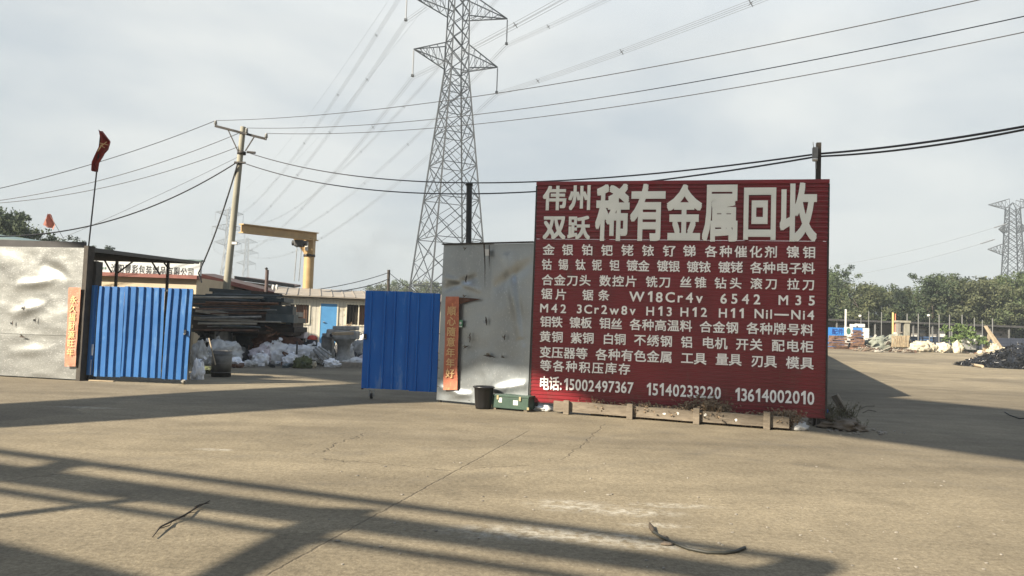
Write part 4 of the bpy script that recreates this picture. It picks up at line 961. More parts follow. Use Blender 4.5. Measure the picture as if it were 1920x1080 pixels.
# short pole and slack wires behind the right gate
q = at(729, 545, 50); sp_ = thing('short_pole', (q.x, q.y, gz(50)), 'short dark pole with slack wires above the right blue gate', 'pole')
obj('shaft', MB().tube([(q.x, q.y, gz(50)), at(729, 506, 50)], .10, 8), 'post_brown', sp_)
wire('slack_wire', 'upper slack wire from the short pole down to the cabin roof', span(at(729, 511, 50), at(575, 545, 41), .15), .022, 'wire')
wire('slack_wire', 'lower slack wire from the short pole down to the cabin roof', span(at(729, 523, 50), at(560, 545, 41), .35), .028, 'wire')
wire('slack_wire', 'slack wire from the short pole to the right towards the lattice tower', span(at(729, 511, 50), at(800, 560, 52), .1), .02, 'wire')

# ------------------------------------------------------------------ flags
def flag(poleA, poleB, cloth, Y, matname, label, r_):
    a_, b_ = at(*poleA, Y), at(*poleB, Y); o = thing('flag', a_, label, 'flag'); obj('staff', MB().tube([a_, b_], r_, 8), 'dark_steel', o)
    n = len(cloth); rows = []
    for (xl, yl), (xr, yr) in cloth:
        rows.append([at(xl, yl, Y).lerp(at(xr, yr, Y), k / 8) for k in range(9)])
    m = MB(); vs_ = []
    for j, row in enumerate(rows):
        for k, p in enumerate(row): vs_.append(p + Vector((0, .12 * math.sin(k * 1.25 + j * .6) + .05 * fbm((k * .5, j * .5, 1)), .02 * math.sin(k * 2.0))))
    m.add(vs_, [(j * 9 + k, (j + 1) * 9 + k, (j + 1) * 9 + k + 1, j * 9 + k + 1) for j in range(n - 1) for k in range(8)], True); c_ = obj('cloth', m, matname, o)
    return o, c_
f1, c1_ = flag((166, 463), (189, 250), [((188, 246), (190, 246)), ((184, 262), (209, 266)), ((180, 276), (207, 280)), ((176, 290), (196, 292)), ((173, 304), (187, 306)), ((174, 321), (182, 322))], 19.2, 'flag_red', 'tattered dark red flag hanging from a tall thin staff above the silver wall', .018)
m = MB(); 
for a_, b_ in (((187, 268), (203, 272)), ((189, 275), (200, 266)), ((185, 280), (192, 270)), ((188, 272), (196, 277)), ((183, 284), (189, 276))): m.bar(at(*a_, 19.0), at(*b_, 19.0), .012, .012)
obj('gold_mark', m, 'gold_ink', c1_)
flag((128, 462), (92, 401), [((92, 401), (94, 403)), ((82, 412), (101, 412)), ((77, 421), (107, 423)), ((88, 425), (102, 431))], 27, 'flag_pink', 'small faded pink flag on a slanting thin staff above the silver wall', .008)

# ------------------------------------------------------------------ lattice towers and transmission lines
def tower(name, label, base, yaw, prof, levels, arms, leg_r, br_r, matname, peak, ins_len, detail=True, strain=False):
    o = thing(name, base, label, 'pylon', 'lattice transmission towers'); o.rotation_euler.z = 0
    rot = Matrix.Rotation(yaw, 3, 'Z'); B = Vector(base)
    def hw(z):
        for (z0, a0), (z1, a1) in zip(prof, prof[1:]):
            if z <= z1: return a0 + (a1 - a0) * (z - z0) / (z1 - z0)
        return prof[-1][1]
    def W_(x, y, z): return B + rot @ Vector((x, y, z))
    cs = ((-1, -1), (1, -1), (1, 1), (-1, 1))
    for sx, sy in cs:
        m = MB()
        for (z0, a0), (z1, a1) in zip(prof, prof[1:]): m.bar(W_(sx * a0, sy * a0, z0), W_(sx * a1, sy * a1, z1), leg_r * (1 if z0 < prof[1][0] else .85))
        obj('leg', m, matname, o)
    for f in range(4):
        m = MB(); c0_, c1_ = cs[f], cs[(f + 1) % 4]
        for z0, z1 in zip(levels, levels[1:]):
            a0, a1 = hw(z0), hw(z1)
            p00, p01 = W_(c0_[0] * a0, c0_[1] * a0, z0), W_(c1_[0] * a0, c1_[1] * a0, z0); p10, p11 = W_(c0_[0] * a1, c0_[1] * a1, z1), W_(c1_[0] * a1, c1_[1] * a1, z1)
            m.bar(p00, p11, br_r); m.bar(p01, p10, br_r)
            if z1 < prof[1][0] + .1 or detail is False: m.bar(p10, p11, br_r * .9)
            if detail and a0 > 1.7:
                xm = (p00 + p11 + p01 + p10) / 4
                for e0, e1 in ((p00, p10), (p01, p11)):
                    mid = e0.lerp(e1, .5); m.bar(mid, e0.lerp(xm, .55), br_r * .6); m.bar(mid, e1.lerp(xm, .55), br_r * .6); m.bar(mid, e0.lerp(xm, .0).lerp(e1, .25), br_r * .5)
                m.bar(p00.lerp(p01, .5), p00.lerp(xm, .5), br_r * .6); m.bar(p00.lerp(p01, .5), p01.lerp(xm, .5), br_r * .6)
        obj('face_bracing', m, matname, o)
    tips = []
    for z, a, dz, has in arms:
        w0 = hw(z)
        for s in (-1, 1):
            m = MB(); tip = W_(s * a, 0, z + dz * .35); zt_ = z + dz
            for y in (-1, 1):
                lo = W_(s * w0, y * w0, z - dz * .15); hi = W_(s * hw(zt_), y * hw(zt_), zt_)
                m.bar(lo, tip, br_r * 1.25); m.bar(hi, tip, br_r * 1.25)
                n = 5
                for k in range(n):
                    l0, h0 = lo.lerp(tip, k / n), hi.lerp(tip, k / n); l1, h1 = lo.lerp(tip, (k + 1) / n), hi.lerp(tip, (k + 1) / n)
                    m.bar(l0, h1, br_r * .55); m.bar(h0, l0, br_r * .55)
            for k in range(1, 5):
                lo0, lo1 = W_(s * w0, -w0, z - dz * .15).lerp(tip, k / 5), W_(s * w0, w0, z - dz * .15).lerp(tip, k / 5); m.bar(lo0, lo1, br_r * .55)
                m.bar(lo0, W_(s * w0, w0, z - dz * .15).lerp(tip, (k - 1) / 5), br_r * .5)
            arm_ = obj('crossarm', m, matname, o)
            if has and not strain:
                e_ = tip - Vector((0, 0, ins_len)); m = MB()
                prf = []; nn = 18
                for k in range(nn): prf += [(.07, -ins_len * (.04 + .9 * k / nn)), (.14, -ins_len * (.04 + .9 * (k + .5) / nn))]
                m.lathe(tip, prf + [(.05, -ins_len)], 7); obj('insulator_string', m, 'insulator', arm_)
                m = MB(); m.box(e_, (.5, .5, .35)); obj('clamp', m, matname, arm_); tips.append(e_)
            else: tips.append(tip)
    m = MB()
    for sx, sy in cs: m.bar(W_(sx * prof[-1][1], sy * prof[-1][1], prof[-1][0]), W_(0, 0, peak), br_r * 1.1)
    obj('peak', m, matname, o)
    return o, tips, W_(0, 0, peak)
YAW = R(28)
T1 = Vector((at(857, 101, 130).x, 130, 0)); ddir = Vector((-math.sin(YAW), math.cos(YAW), 0))
arms1 = [(47.6, 8.1, 3.6, 1), (57.0, 9.75, 3.6, 1), (66.4, 8.3, 3.4, 1)]
prof1 = [(0, 5.85), (46.4, 1.65), (70, 1.2)]
lv1 = [0, 8.5, 16.5, 23.5, 29.6, 35, 39.6, 43.4, 46.4, 49.2, 52, 54.6, 57.0, 59.8, 62.4, 65, 67.5, 70]
_, tp1, pk1 = tower('transmission_tower', 'tall grey lattice transmission tower behind the shaded silver wall', T1, YAW, prof1, lv1, arms1, .26, .125, 'lattice', 74, 4.65)
T2 = Vector((at(425, 500, 470).x, 470, 0))
_, tp2, pk2 = tower('transmission_tower', 'distant faint lattice tower partly hidden by the leaning concrete pole', T2, YAW, prof1, lv1[::2] + [70], arms1, .42, .2, 'lattice_hazed', 72, 5, False)
T3 = Vector((at(461, 500, 640).x, 640, 0))
tower('transmission_tower', 'faintest lattice tower, right of the leaning concrete pole on the horizon', T3, YAW, prof1, lv1[::2] + [70], arms1, .45, .2, 'lattice_hazed', 72, 5, False)
T4 = Vector((at(1899, 500, 262).x, 262, 0))
prof4 = [(0, 5.6), (27, 2.6), (50, 1.7)]
_, tp4, pk4 = tower('transmission_tower', 'grey lattice tower rising above the trees at the right edge', T4, R(-12), prof4, [0, 7, 14, 20, 25.5, 30, 34, 37.6, 41, 44, 47, 50], [(34, 8, 3.6, 0), (41.5, 4.5, 2.8, 0), (50.2, 7.8, 2.8, 0)], .32, .16, 'lattice', 52, 4, True, True)
for k, (a_, b_) in enumerate((((1866, 446.5), (1884, 422)), ((1840, 457), (1863, 449)))):
    p0, p1 = at(*((1864, 427) if k == 0 else (1839, 457)), 258), at(*((1886, 420) if k == 0 else (1864, 449)), 260)
    m = MB().tube([p0, p1], .22, 6); obj('strain_insulator', m, 'insulator', None, ('upper' if k == 0 else 'lower') + ' slanting insulator string left of the tower at the right edge', 'insulator', loc=p1)
    wire('transmission_line', ('upper' if k == 0 else 'lower') + ' faint line sloping down left from the tower at the right edge', span(p0, at(1480, 505 + 22 * k, 420), 3), .06, 'lattice_hazed')
nxt = T1 - (T2 - T1)
names = ['lower left', 'lower right', 'middle left', 'middle right', 'upper left', 'upper right']
perp = Vector((math.cos(YAW), math.sin(YAW), 0))
for k in range(6):
    lab = f'{names[k]} conductor bundle of the tall lattice tower'
    o = thing('transmission_line', tp1[k], lab, 'cable', 'conductor bundles of the tall tower')
    near_end = tp1[k] - (T2 - T1) * (1.0)
    S1, S2 = span(tp1[k], tp2[k], 14, 48), span(tp1[k], near_end, 13, 48)[:22]
    for dx, dz in ((-.24, .24), (.24, .24), (-.24, -.24), (.24, -.24)):
        off = perp * dx + Vector((0, 0, dz - .3)); obj('conductor', MB().tube([p + off for p in S2[::-1]] + [p + off for p in S1[1:]], .021, 4, False), 'conductor', o)
    for S, idx in ((S1, (3, 7, 12, 18, 25, 33)), (S2, (2, 5, 8, 11))):
        for i in idx:
            m = MB(); c_ = S[i] - Vector((0, 0, .3))
            for sx in (-1, 1): m.bar(c_ - perp * .3 + Vector((0, 0, -.3 * sx)), c_ + perp * .3 + Vector((0, 0, .3 * sx)), .07)
            obj('spacer', m, 'conductor', o)
for s in (-1, 1):
    e0 = T1 + perp * s * 4 + Vector((0, 0, 73)); wire('earth_wire', ('left' if s < 0 else 'right') + ' thin earth wire above the tall lattice tower', span(e0, e0 + (T2 - T1), 9, 48), .02, 'conductor')
# ------------------------------------------------------------------ trees
def leaf_mesh(seed, h, rx, n_cl, n_lf, lf, shape='round', low=.12):
    r2 = random.Random(seed); nr = np.random.RandomState(seed); V = []; 
    lobes = []
    for c in range(11):
        t_ = r2.uniform(max(low, .1), .93); a = r2.uniform(0, 6.28); wid = rx * math.sqrt(max(.05, 1 - ((t_ - .5) / .55) ** 2)); q = wid * r2.uniform(.25, .8); lobes.append((q * math.cos(a), q * math.sin(a), t_ * h * .95, r2.uniform(.2, .42)))
    for c in range(n_cl):
        t_ = r2.uniform(low, 1); a = r2.uniform(0, 6.28)
        if shape == 'poplar': wid = rx * (math.sin(math.pi * min(1, (t_ * .9 + .08))) ** .7)
        else: wid = rx * math.sqrt(max(.04, 1 - ((t_ - .52) / .52) ** 2))
        q = math.sqrt(r2.random()) * wid * .82
        cx, cy, cz = q * math.cos(a), q * math.sin(a), t_ * h * .96
        if shape == 'round' and r2.random() < .8:
            lx, ly, lz, ls = r2.choice(lobes); cx, cy, cz = lx + r2.gauss(0, ls * rx), ly + r2.gauss(0, ls * rx), min(h, max(.3, lz + r2.gauss(0, ls * rx * .9)))
        cr2 = (.22 if shape == 'round' else .20) * rx * r2.uniform(.55, 1.15)
        k = max(8, int(n_lf * r2.uniform(.6, 1.3)))
        d = nr.normal(size=(k, 3)); d /= np.linalg.norm(d, axis=1)[:, None]; rad = cr2 * (nr.rand(k) ** .4)
        p = np.array([cx, cy, cz]) + d * rad[:, None] * np.array([1, 1, .85 if shape == 'round' else 1.5])
        nrm = d + nr.normal(scale=.7, size=(k, 3)); nrm[:, 2] += .3; nrm /= np.linalg.norm(nrm, axis=1)[:, None]
        tng = np.cross(nrm, nr.normal(size=(k, 3))); tng /= np.linalg.norm(tng, axis=1)[:, None]; bt = np.cross(nrm, tng)
        s = lf * (.6 + .8 * nr.rand(k))[:, None]
        V.append(np.stack([p - tng * s, p - bt * s * .5, p + tng * s, p + bt * s * .5], 1))
    V = np.concatenate(V); V[:, :, 2] = np.maximum(V[:, :, 2], .1); n = len(V); me = bpy.data.meshes.new('crown')
    me.vertices.add(n * 4); me.vertices.foreach_set('co', V.reshape(-1)); me.loops.add(n * 4); me.loops.foreach_set('vertex_index', np.arange(n * 4, dtype=np.int32))
    me.polygons.add(n); me.polygons.foreach_set('loop_start', np.arange(0, n * 4, 4, dtype=np.int32)); me.update(); me.validate(); return me
def trunk_mesh(seed, h, r0):
    r2 = random.Random(seed); m = MB(); pts = [Vector((0, 0, -.2))]
    for k in range(1, 6): pts.append(Vector((r2.gauss(0, .12) * k * .5, r2.gauss(0, .12) * k * .5, h * .8 * k / 5)))
    m.tube(pts, [r0 * (1 - .17 * k) for k in range(6)], 7)
    for k in range(6):
        b_ = pts[1 + k % 4]; a = r2.uniform(0, 6.28); L = h * .25 * r2.uniform(.6, 1.1); d = Vector((math.cos(a), math.sin(a), .9)).normalized()
        m.tube([b_, b_ + d * L * .5 + Vector((0, 0, .1)), b_ + d * L], [r0 * .4, r0 * .25, r0 * .08], 5)
    return m.mesh('trunk')
VAR = []
for i, (h, rx, shp, mt) in enumerate(((9.5, 3.6, 'round', 'leaf_mid'), (10.5, 3.2, 'round', 'leaf_dark'), (11.5, 1.9, 'poplar', 'leaf_dark'), (10.2, 2.4, 'poplar', 'leaf_olive'), (8.2, 3.8, 'round', 'leaf_olive'), (11, 3.0, 'round', 'leaf_mid'))):
    lm = leaf_mesh(50 + i, h, rx, 190, 46, .15, shp, .04); lm.materials.append(M[mt]); tm = trunk_mesh(80 + i, h, .22); tm.materials.append(M['bark']); VAR.append((lm, tm, h, rx))
def tree(x, y, z, hgt, var, label, group, sx=1.0, rz=0):
    lm, tm, h, rx = VAR[var]; k = hgt / h; o = thing('tree', (x, y, z), label, 'tree', group)
    for nm, me in (('crown', lm), ('trunk', tm)):
        c_ = bpy.data.objects.new(nm, me); col.objects.link(c_); c_.parent = o; c_.scale = (k * sx, k * sx, k); c_.rotation_euler.z = rz
    return o
r_ = random.Random(21)
front = [(1545, 516, 0, 96), (1575, 522, 5, 98), (1605, 534, 4, 95), (1632, 540, 0, 97), (1660, 545, 4, 100), (1688, 543, 1, 96), (1716, 532, 5, 99), (1748, 518, 1, 96), (1776, 517, 0, 100), (1802, 526, 4, 97), (1828, 536, 0, 99), (1852, 528, 4, 96), (1880, 530, 5, 99), (1908, 522, 0, 96), (1936, 518, 4, 99), (1965, 520, 1, 97)]
back = [(1560, 503, 1, 112), (1590, 515, 5, 114), (1618, 531, 3, 112), (1648, 536, 1, 114), (1700, 536, 3, 112), (1735, 520, 5, 114), (1762, 513, 2, 112), (1790, 513, 3, 114), (1822, 524, 2, 114), (1845, 519, 2, 112), (1868, 517, 3, 113), (1889, 519, 2, 114), (1918, 508, 2, 112), (1950, 510, 3, 114)]
for k, (grp_, lst, pos) in enumerate((('trees in the front row of the right-hand belt', front, 'front'), ('trees in the back row of the right-hand belt', back, 'back'))):
    n = len(lst)
    for i, (px, py, v_, Y) in enumerate(lst):
        t_ = at(px, py, Y); kind = 'bushy' if v_ in (0, 1, 4, 5) else 'upright pointed'
        tone = {0: 'mid green', 1: 'dark green', 2: 'dark green', 3: 'olive green', 4: 'olive green', 5: 'mid green'}[v_]
        nth = ['first', 'second', 'third', 'fourth', 'fifth', 'sixth', 'seventh', 'eighth', 'ninth', 'tenth', 'eleventh', 'twelfth', 'thirteenth', 'fourteenth', 'fifteenth', 'sixteenth'][i]
        tree(t_.x, Y, gz(Y) - .1, t_.z - gz(Y) + .1, v_, f'{tone} {kind} tree, {nth} from the signboard in the {pos} row', grp_, r_.uniform(.95, 1.25), r_.uniform(0, 6))
for i, (px, py, v_, Y, lab, sx) in enumerate(((-12, 398, 1, 62, 'dark bushy tree at the left edge above the silver wall', 1.25), (20, 391, 1, 63, 'tallest dark bushy tree above the silver wall at left', 1.0), (52, 424, 0, 62, 'small dark tree right of the tallest one above the silver wall', .8),
        (78, 447, 5, 90, 'low far tree left of the pink flag staff', 1.2), (98, 444, 1, 92, 'low far tree just behind the pink flag staff', 1.0), (140, 452, 1, 92, 'low far tree left of the red flag staff', .9), (155, 450, 5, 90, 'low far tree behind the red flag staff', .9), (176, 460, 2, 92, 'pointed far tree right of the red flag staff', 1), (205, 460, 2, 94, 'pointed far tree above the dark canopy', 1.2))):
    t_ = at(px, py, Y); tree(t_.x, Y, gz(Y) - .1, t_.z - gz(Y) + .1, v_, lab, 'trees beyond the yard at left', sx, i * 1.3)
for i, (px, py) in enumerate(((700, 538), (716, 531), (735, 534), (752, 530), (770, 533), (788, 529), (806, 532), (822, 530))):
    t_ = at(px, py, 190); nth = ['leftmost', 'second', 'third', 'fourth', 'fifth', 'sixth', 'seventh', 'rightmost'][i]
    tree(t_.x, 190, .5, t_.z - .4, (0, 5, 4)[i % 3], f'{nth} of the eight far trees above the right blue gate', 'far trees above the right gate', 1.1, i)
# bushes at the foot of the tower
for i, (px, py, w_) in enumerate(((1798, 610, 1.9), (1818, 613, 1.5))):
    g = GT(px, 652); g.y = 78; q = at(px, py, 78); lm = leaf_mesh(200 + i, q.z - gz(78), w_, 45, 26, .16, 'round', .02); lm.materials.append(M['leaf_bush'])
    o = thing('bush', (q.x, 78, gz(78)), ('taller' if i == 0 else 'shorter') + ' light green bush in front of the navy fence', 'bush', 'bushes by the fence'); c_ = bpy.data.objects.new('foliage', lm); col.objects.link(c_); c_.parent = o
    tm = trunk_mesh(220 + i, 1.6, .05); tm.materials.append(M['bark']); c_ = bpy.data.objects.new('stem', tm); col.objects.link(c_); c_.parent = o

# ------------------------------------------------------------------ scrap inside the yard
def px_box(name, x0, x1, y0, y1, Y, depth, matname, parent=None, tilt=0, label=None, cat=None, bev=.01, yaw=0, group=None):
    a_, b_ = at(x0, y1, Y), at(x1, y0, Y); c_ = (a_ + b_) / 2; m = MB()
    m.box((c_.x, c_.y + depth / 2, c_.z), (abs(b_.x - a_.x), depth, abs(b_.z - a_.z)), Matrix.Rotation(yaw, 3, 'Z') @ Matrix.Rotation(tilt, 3, 'Y')); return obj(name, m, matname, parent, label, cat, group, loc=None if parent else (c_.x, c_.y, a_.z), bevel=bev)
YS = 28.2
stk = thing('sheet_stack', (at(455, 600, YS).x, YS, gz(YS)), 'tall untidy stack of dark steel sheets and panels behind the sacks', 'scrap stack')
r3 = random.Random(77); yy = 544.5
while yy < 624:
    big = 562.5 < yy < 566; h_ = 14 if big else r3.choice([2.2, 2.8, 3.4, 4.2, 5.5]); mid = (yy - 544) / 80
    x0 = (392 - 60 * mid * 1.2 if yy < 556 else 358) + r3.uniform(-6, 16); x1 = 505 + 34 * min(1, mid * 2.2) + r3.uniform(-38, 14)
    if big: x0, x1 = 358, 503
    mt = 'sheet_dark' if big else r3.choice(['sheet_dark', 'sheet_dark', 'sheet_dark', 'sheet_brown', 'sheet_brown', 'sheet_pale' if yy < 556 or yy > 580 else 'sheet_dark'])
    px_box('panel', x0, x1, yy, yy + h_, YS - r3.uniform(-.3, .35), r3.uniform(1.0, 1.9), mt, stk, (.03 if big else r3.uniform(-.012, .04)), yaw=r3.uniform(-.07, .07), bev=.004)
    yy += h_ * .86
for x0, x1, y0, y1, mt, tl in ((500, 549, 574, 588, 'sheet_dark', .02), (366, 420, 582, 588, 'sheet_pale', .12), (498, 552, 590, 603, 'sheet_dark', .02), (362, 475, 597, 602.5, 'sheet_pale', .05), (470, 522, 548, 552, 'sheet_brown', .06), (455, 520, 553, 556, 'sheet_dark', .05)):
    px_box('panel', x0, x1, y0, y1, YS - .75, .5, mt, stk, tl, yaw=r3.uniform(-.06, .06), bev=.004)
for k in range(16):
    yy = 552 + k * 4.4 + r3.uniform(-2, 2); x0, x1 = 362 + r3.uniform(-4, 40), 480 + r3.uniform(-20, 55); Yp = YS - .95 - r3.uniform(0, .25)
    obj('pipe', MB().tube([at(x0, yy, Yp), at(x1, yy + r3.uniform(-3, 5), Yp + r3.uniform(-.2, .3))], r3.choice([.022, .03, .04]), 7), r3.choice(['sheet_pale', 'sheet_dark', 'iron_grey', 'rust_brown', 'sheet_dark']), stk)
for x0, x1 in ((372, 392), (440, 470), (505, 540)):
    b_ = px_box('support_block', x0, x1, 622, 672, YS + .3, .8, 'iron_dark', stk)
px_box('cardboard_box', 518, 531, 594, 606, YS - .6, .4, 'timber_pale', None, .1, 'small cardboard box on the right end of the sheet stack', 'box')
mt_ = MB()
rh = thing('rusty_turnings_heap', (at(520, 640, 28).x, 28, gz(28)), 'dark rust brown heap of scrap below the sheet stack', 'scrap heap')
g = at(515, 655, 28.0); obj('mound', crumple((g.x, 28.3, gz(28) - .1), (1.15, .8, .85), 9, 4), 'rust', rh)
for i in range(30):
    a, q = r_.uniform(0, 6.28), r_.random(); c_ = Vector((g.x + 1.2 * q * math.cos(a), 28 + .7 * q * math.sin(a) - .2, gz(28) + .2 + 1.0 * (1 - q)))
    m = MB(); m.bar(c_, c_ + Vector((r_.gauss(0, .2), r_.gauss(0, .2), r_.gauss(0, .12))), .03, .05); obj('scrap_piece', m, 'rust_brown', rh)
# sacks: base pixel, width and height in pixels
for px, py, w_, h_, mt, lab in ((372, 684, 34, 46, 'sack_grey', 'grey brown sack partly hidden by the left gate'), (418, 682, 78, 46, 'sack_grey', 'large grey bulging sack left of the other sacks'), (405, 684, 52, 26, 'sack_grey', 'flat grey sack in front of the large bulging one'),
        (452, 672, 44, 52, 'sack_grey', 'crumpled grey sack leaning below the sheet stack'), (478, 674, 52, 44, 'sack_grey', 'dull brown grey sack between the grey and the white sacks'), (490, 680, 50, 32, 'sack_lilac', 'pale lilac sack at the left of the white sacks'), (517, 680, 66, 42, 'sack_white', 'biggest white woven sack in the middle of the scrap'), (487, 686, 34, 26, 'sack_white', 'small white sack slumped in front of the lilac one'),
        (565, 682, 80, 40, 'sack_white', 'wide white sack right of the biggest one'), (545, 687, 36, 24, 'sack_white', 'white sack at the front edge with blue print'), (600, 684, 56, 26, 'sack_grey', 'grey sack sloping down beside the machine base'), (566, 690, 42, 22, 'sack_olive', 'olive green sack lying at the front edge of the scrap'), (584, 690, 20, 14, 'sack_cream', 'small beige bag right of the olive sack'),
        (536, 668, 60, 34, 'sack_white', 'white sack behind and above the biggest white one'), (586, 672, 60, 30, 'sack_white', 'crumpled white sack behind the wide white one'), (622, 688, 34, 16, 'sack_white', 'low white sack just left of the machine base'), (655, 688, 36, 14, 'sack_grey', 'flat grey sack right of the machine base'), (690, 686, 36, 28, 'sack_lilac', 'lilac grey sack at the edge of the right gate'), (682, 668, 44, 42, 'sack_grey', 'tall grey sack half hidden by the right gate'), (508, 670, 40, 40, 'sack_grey', 'upright grey sack behind the lilac one'), (440, 688, 40, 18, 'sack_white', 'flattened white sack before the large bulging grey one'), (468, 688, 30, 14, 'sack_grey', 'small grey sack at the front edge left of the white ones'),
        (674, 676, 46, 36, 'iron_grey', 'grey lumpy sack beside the right gate'), (668, 686, 40, 16, 'sack_white', 'torn white sack low by the right gate'), (370, 712, 26, 40, 'sack_white', 'white rag bundle at the edge of the left gate'), (388, 700, 40, 14, 'sack_olive', 'flat green mat beside the dented metal can')):
    sack(px, py, w_, h_, mt, lab, seed=px * .91, group='sacks of scrap in the yard', n=4, tie=h_ > 20)
for i in range(110):
    g = GT(r_.uniform(430, 692), r_.uniform(674, 690)); s_ = r_.uniform(.05, .18); m = MB(); m.box((g.x, g.y, g.z + s_ * .4), (s_ * r_.uniform(.8, 2.4), s_, s_ * .7), Matrix.Rotation(r_.uniform(0, 3), 3, 'Z') @ Matrix.Rotation(r_.uniform(-.4, .4), 3, 'Y'))
    obj('scrap_piece', m, r_.choice(['iron_dark', 'iron_grey', 'rust_brown', 'sack_white', 'sheet_dark', 'iron_dark']), None, 'small scrap piece on the ground among the sacks', 'scrap', 'loose scrap among the sacks', loc=g)
for i in range(70):
    px = r_.uniform(430, 692); g = GT(px, r_.uniform(662, 680)); m = crumple(g, (r_.uniform(.15, .38), .25, r_.uniform(.2, .55)), i * 3.3, 2); obj('scrap_lump', m, r_.choice(['iron_dark', 'iron_grey', 'sack_grey', 'sack_white', 'iron_dark', 'rust', 'sack_grey']), None, 'lump of scrap or rag filling the pile among the sacks', 'scrap', 'scrap lumps behind the sacks', loc=g)
# dented can with a stick
g = GT(414, 706); cn = thing('metal_can', g, 'dented open metal can with a pale stick, in front of the sacks', 'can')
m = MB(); m.lathe(g, [(0, .01), (.25, .01), (.255, .0), (.26, .35), (.255, .70), (.235, .70), (.235, .03), (0, .03)], 22)
for i, (x, y, z) in enumerate(m.v): k = 1 + .05 * fbm((x * 3, y * 3, z * 3)); m.v[i] = (g.x + (x - g.x) * k, g.y + (y - g.y) * k, z)
obj('body', m, 'tin_can', cn)
for z_ in (.12, .36, .6): obj('hoop', MB().lathe(g + Vector((0, 0, z_)), [(.26, -.012), (.275, 0), (.26, .012)], 22), 'tin_can', cn)
p0, p1 = at(392, 634, g.y - .1), at(404, 684, g.y - .35); obj('pale_stick', MB().tube([p0, p1], .02, 6), 'timber_pale', None, 'pale stick leaning on the dented metal can', 'stick', loc=p1)
# machine base
g = GT(640, 683); mc = thing('machine_base', g, 'grey cast iron machine base on a flared column among the scrap', 'machine')
m = MB(); prof = [(.0, 0), (.40, 0), (.42, .08), (.30, .16), (.24, .4), (.26, .7), (.42, .86), (.46, .95), (0, .95)]; m.lathe(g + Vector((0, .3, .05)), prof, 8); obj('column', m, 'iron_grey', mc)
m = MB(); m.box(g + Vector((-.05, .3, 1.12)), (1.15, .7, .32), Matrix.Rotation(.05, 3, 'Y')); obj('bed', m, 'iron_grey', mc, bevel=.05)
m = MB(); m.box(g + Vector((.05, .3, 1.36)), (.9, .6, .16), Matrix.Rotation(-.03, 3, 'Y')); obj('top_plate', m, 'iron_grey', mc, bevel=.03)
m = MB(); m.tube([g + Vector((-.42, -.08, 1.08)), g + Vector((-.42, -.02, 1.08))], .06, 12); obj('bore', m, 'iron_dark', mc)
px_box('board_offcut', 622, 656, 623, 627.5, 26.8, .6, 'timber_pale', None, -.06, 'tilted pale board lying on top of the machine base', 'board', yaw=.5)
px_box('concrete_kerb', 605, 692, 680.5, 688, 26.4, .3, 'stone', None, .02, 'long grey kerb piece lying before the machine base', 'kerb')
sl_ = thing('block_stack', GT(611, 672), 'neat stack of grey flat slabs left of the machine base', 'slab stack')
for k in range(8): px_box('slab', 602 + r_.uniform(-1, 1), 622 + r_.uniform(-1, 1), 625.5 + k * 6, 630.8 + k * 6, 28.6, .5, 'iron_grey', sl_, yaw=r_.uniform(-.1, .1))
px_box('grey_tub', 548, 571, 623, 634, 29.3, .5, 'sack_lilac', None, 0, 'shallow grey tub behind the white sacks', 'tub', .03)
px_box('tub_stand', 552, 568, 634.5, 668, 29.4, .4, 'iron_dark', None, 0, 'dark block carrying the grey tub', 'block')
g = GT(588, 674); bk = thing('bucket', Vector((g.x, 28.3, gz(28))), 'dark bucket with a red cap behind the white sacks', 'bucket'); q = at(585, 650, 28.3); z0_ = q.z - .1
obj('body', MB().lathe((q.x, 28.3, gz(28)), [(0, 0), (.18, 0), (.2, z0_ - gz(28) + .35), (0, z0_ - gz(28) + .36)], 14), 'iron_dark', bk); obj('cap', MB().lathe((q.x, 28.3, z0_ + .365), [(.19, 0), (.2, .06), (.13, .15), (0, .18)], 14), 'red_plastic', bk)
sack(577, 676, 16, 46, 'sack_white', 'narrow white bag beside the red capped bucket', seed=5.5, group='sacks of scrap in the yard')
px_box('post_stub', 554.5, 558, 640, 664, 26.2, .08, 'iron_dark', None, 0, 'thin dark upright bar standing among the white sacks', 'bar', .003)
for i, (a_, b_) in enumerate((((592, 652), (616, 672)), ((588, 656), (606, 676)), ((598, 650), (622, 666)))):
    p0, p1 = at(*a_, 27.0 + .1 * i), at(*b_, 26.5 + .1 * i); obj('pipe_offcut', MB().tube([p0, p1], .04, 8), 'iron_grey', None, ['upper', 'lower', 'rightmost'][i] + ' grey pipe slanting down beside the white sacks', 'pipe', 'slanting pipes in the scrap', loc=p1)
p0, p1 = at(424, 604, 27.6), at(406, 630, 27.3); obj('pipe_offcut', MB().tube([p0, p1], .035, 8), 'iron_dark', None, 'dark pipe leaning against the sheet stack', 'pipe', 'slanting pipes in the scrap', loc=p1)
px_box('motor_housing', 401, 428, 616, 640, 28.0, .5, 'iron_grey', None, 0, 'pale grey metal housing under the sheet stack', 'housing', .03)
for i, (px, py) in enumerate(((378, 622), (386, 618), (379, 640), (390, 642))):
    q = at(px, py, 28.2); obj('electric_motor', MB().tube([q + Vector((-.14, 0, 0)), q + Vector((-.1, 0, 0)), q + Vector((.12, 0, 0)), q + Vector((.16, 0, 0))], [.1, .15, .15, .06], 12), 'iron_dark', None, ['upper left', 'upper right', 'lower left', 'lower right'][i] + ' dark motor piled behind the left gate', 'motor', 'motors behind the left gate', loc=q)

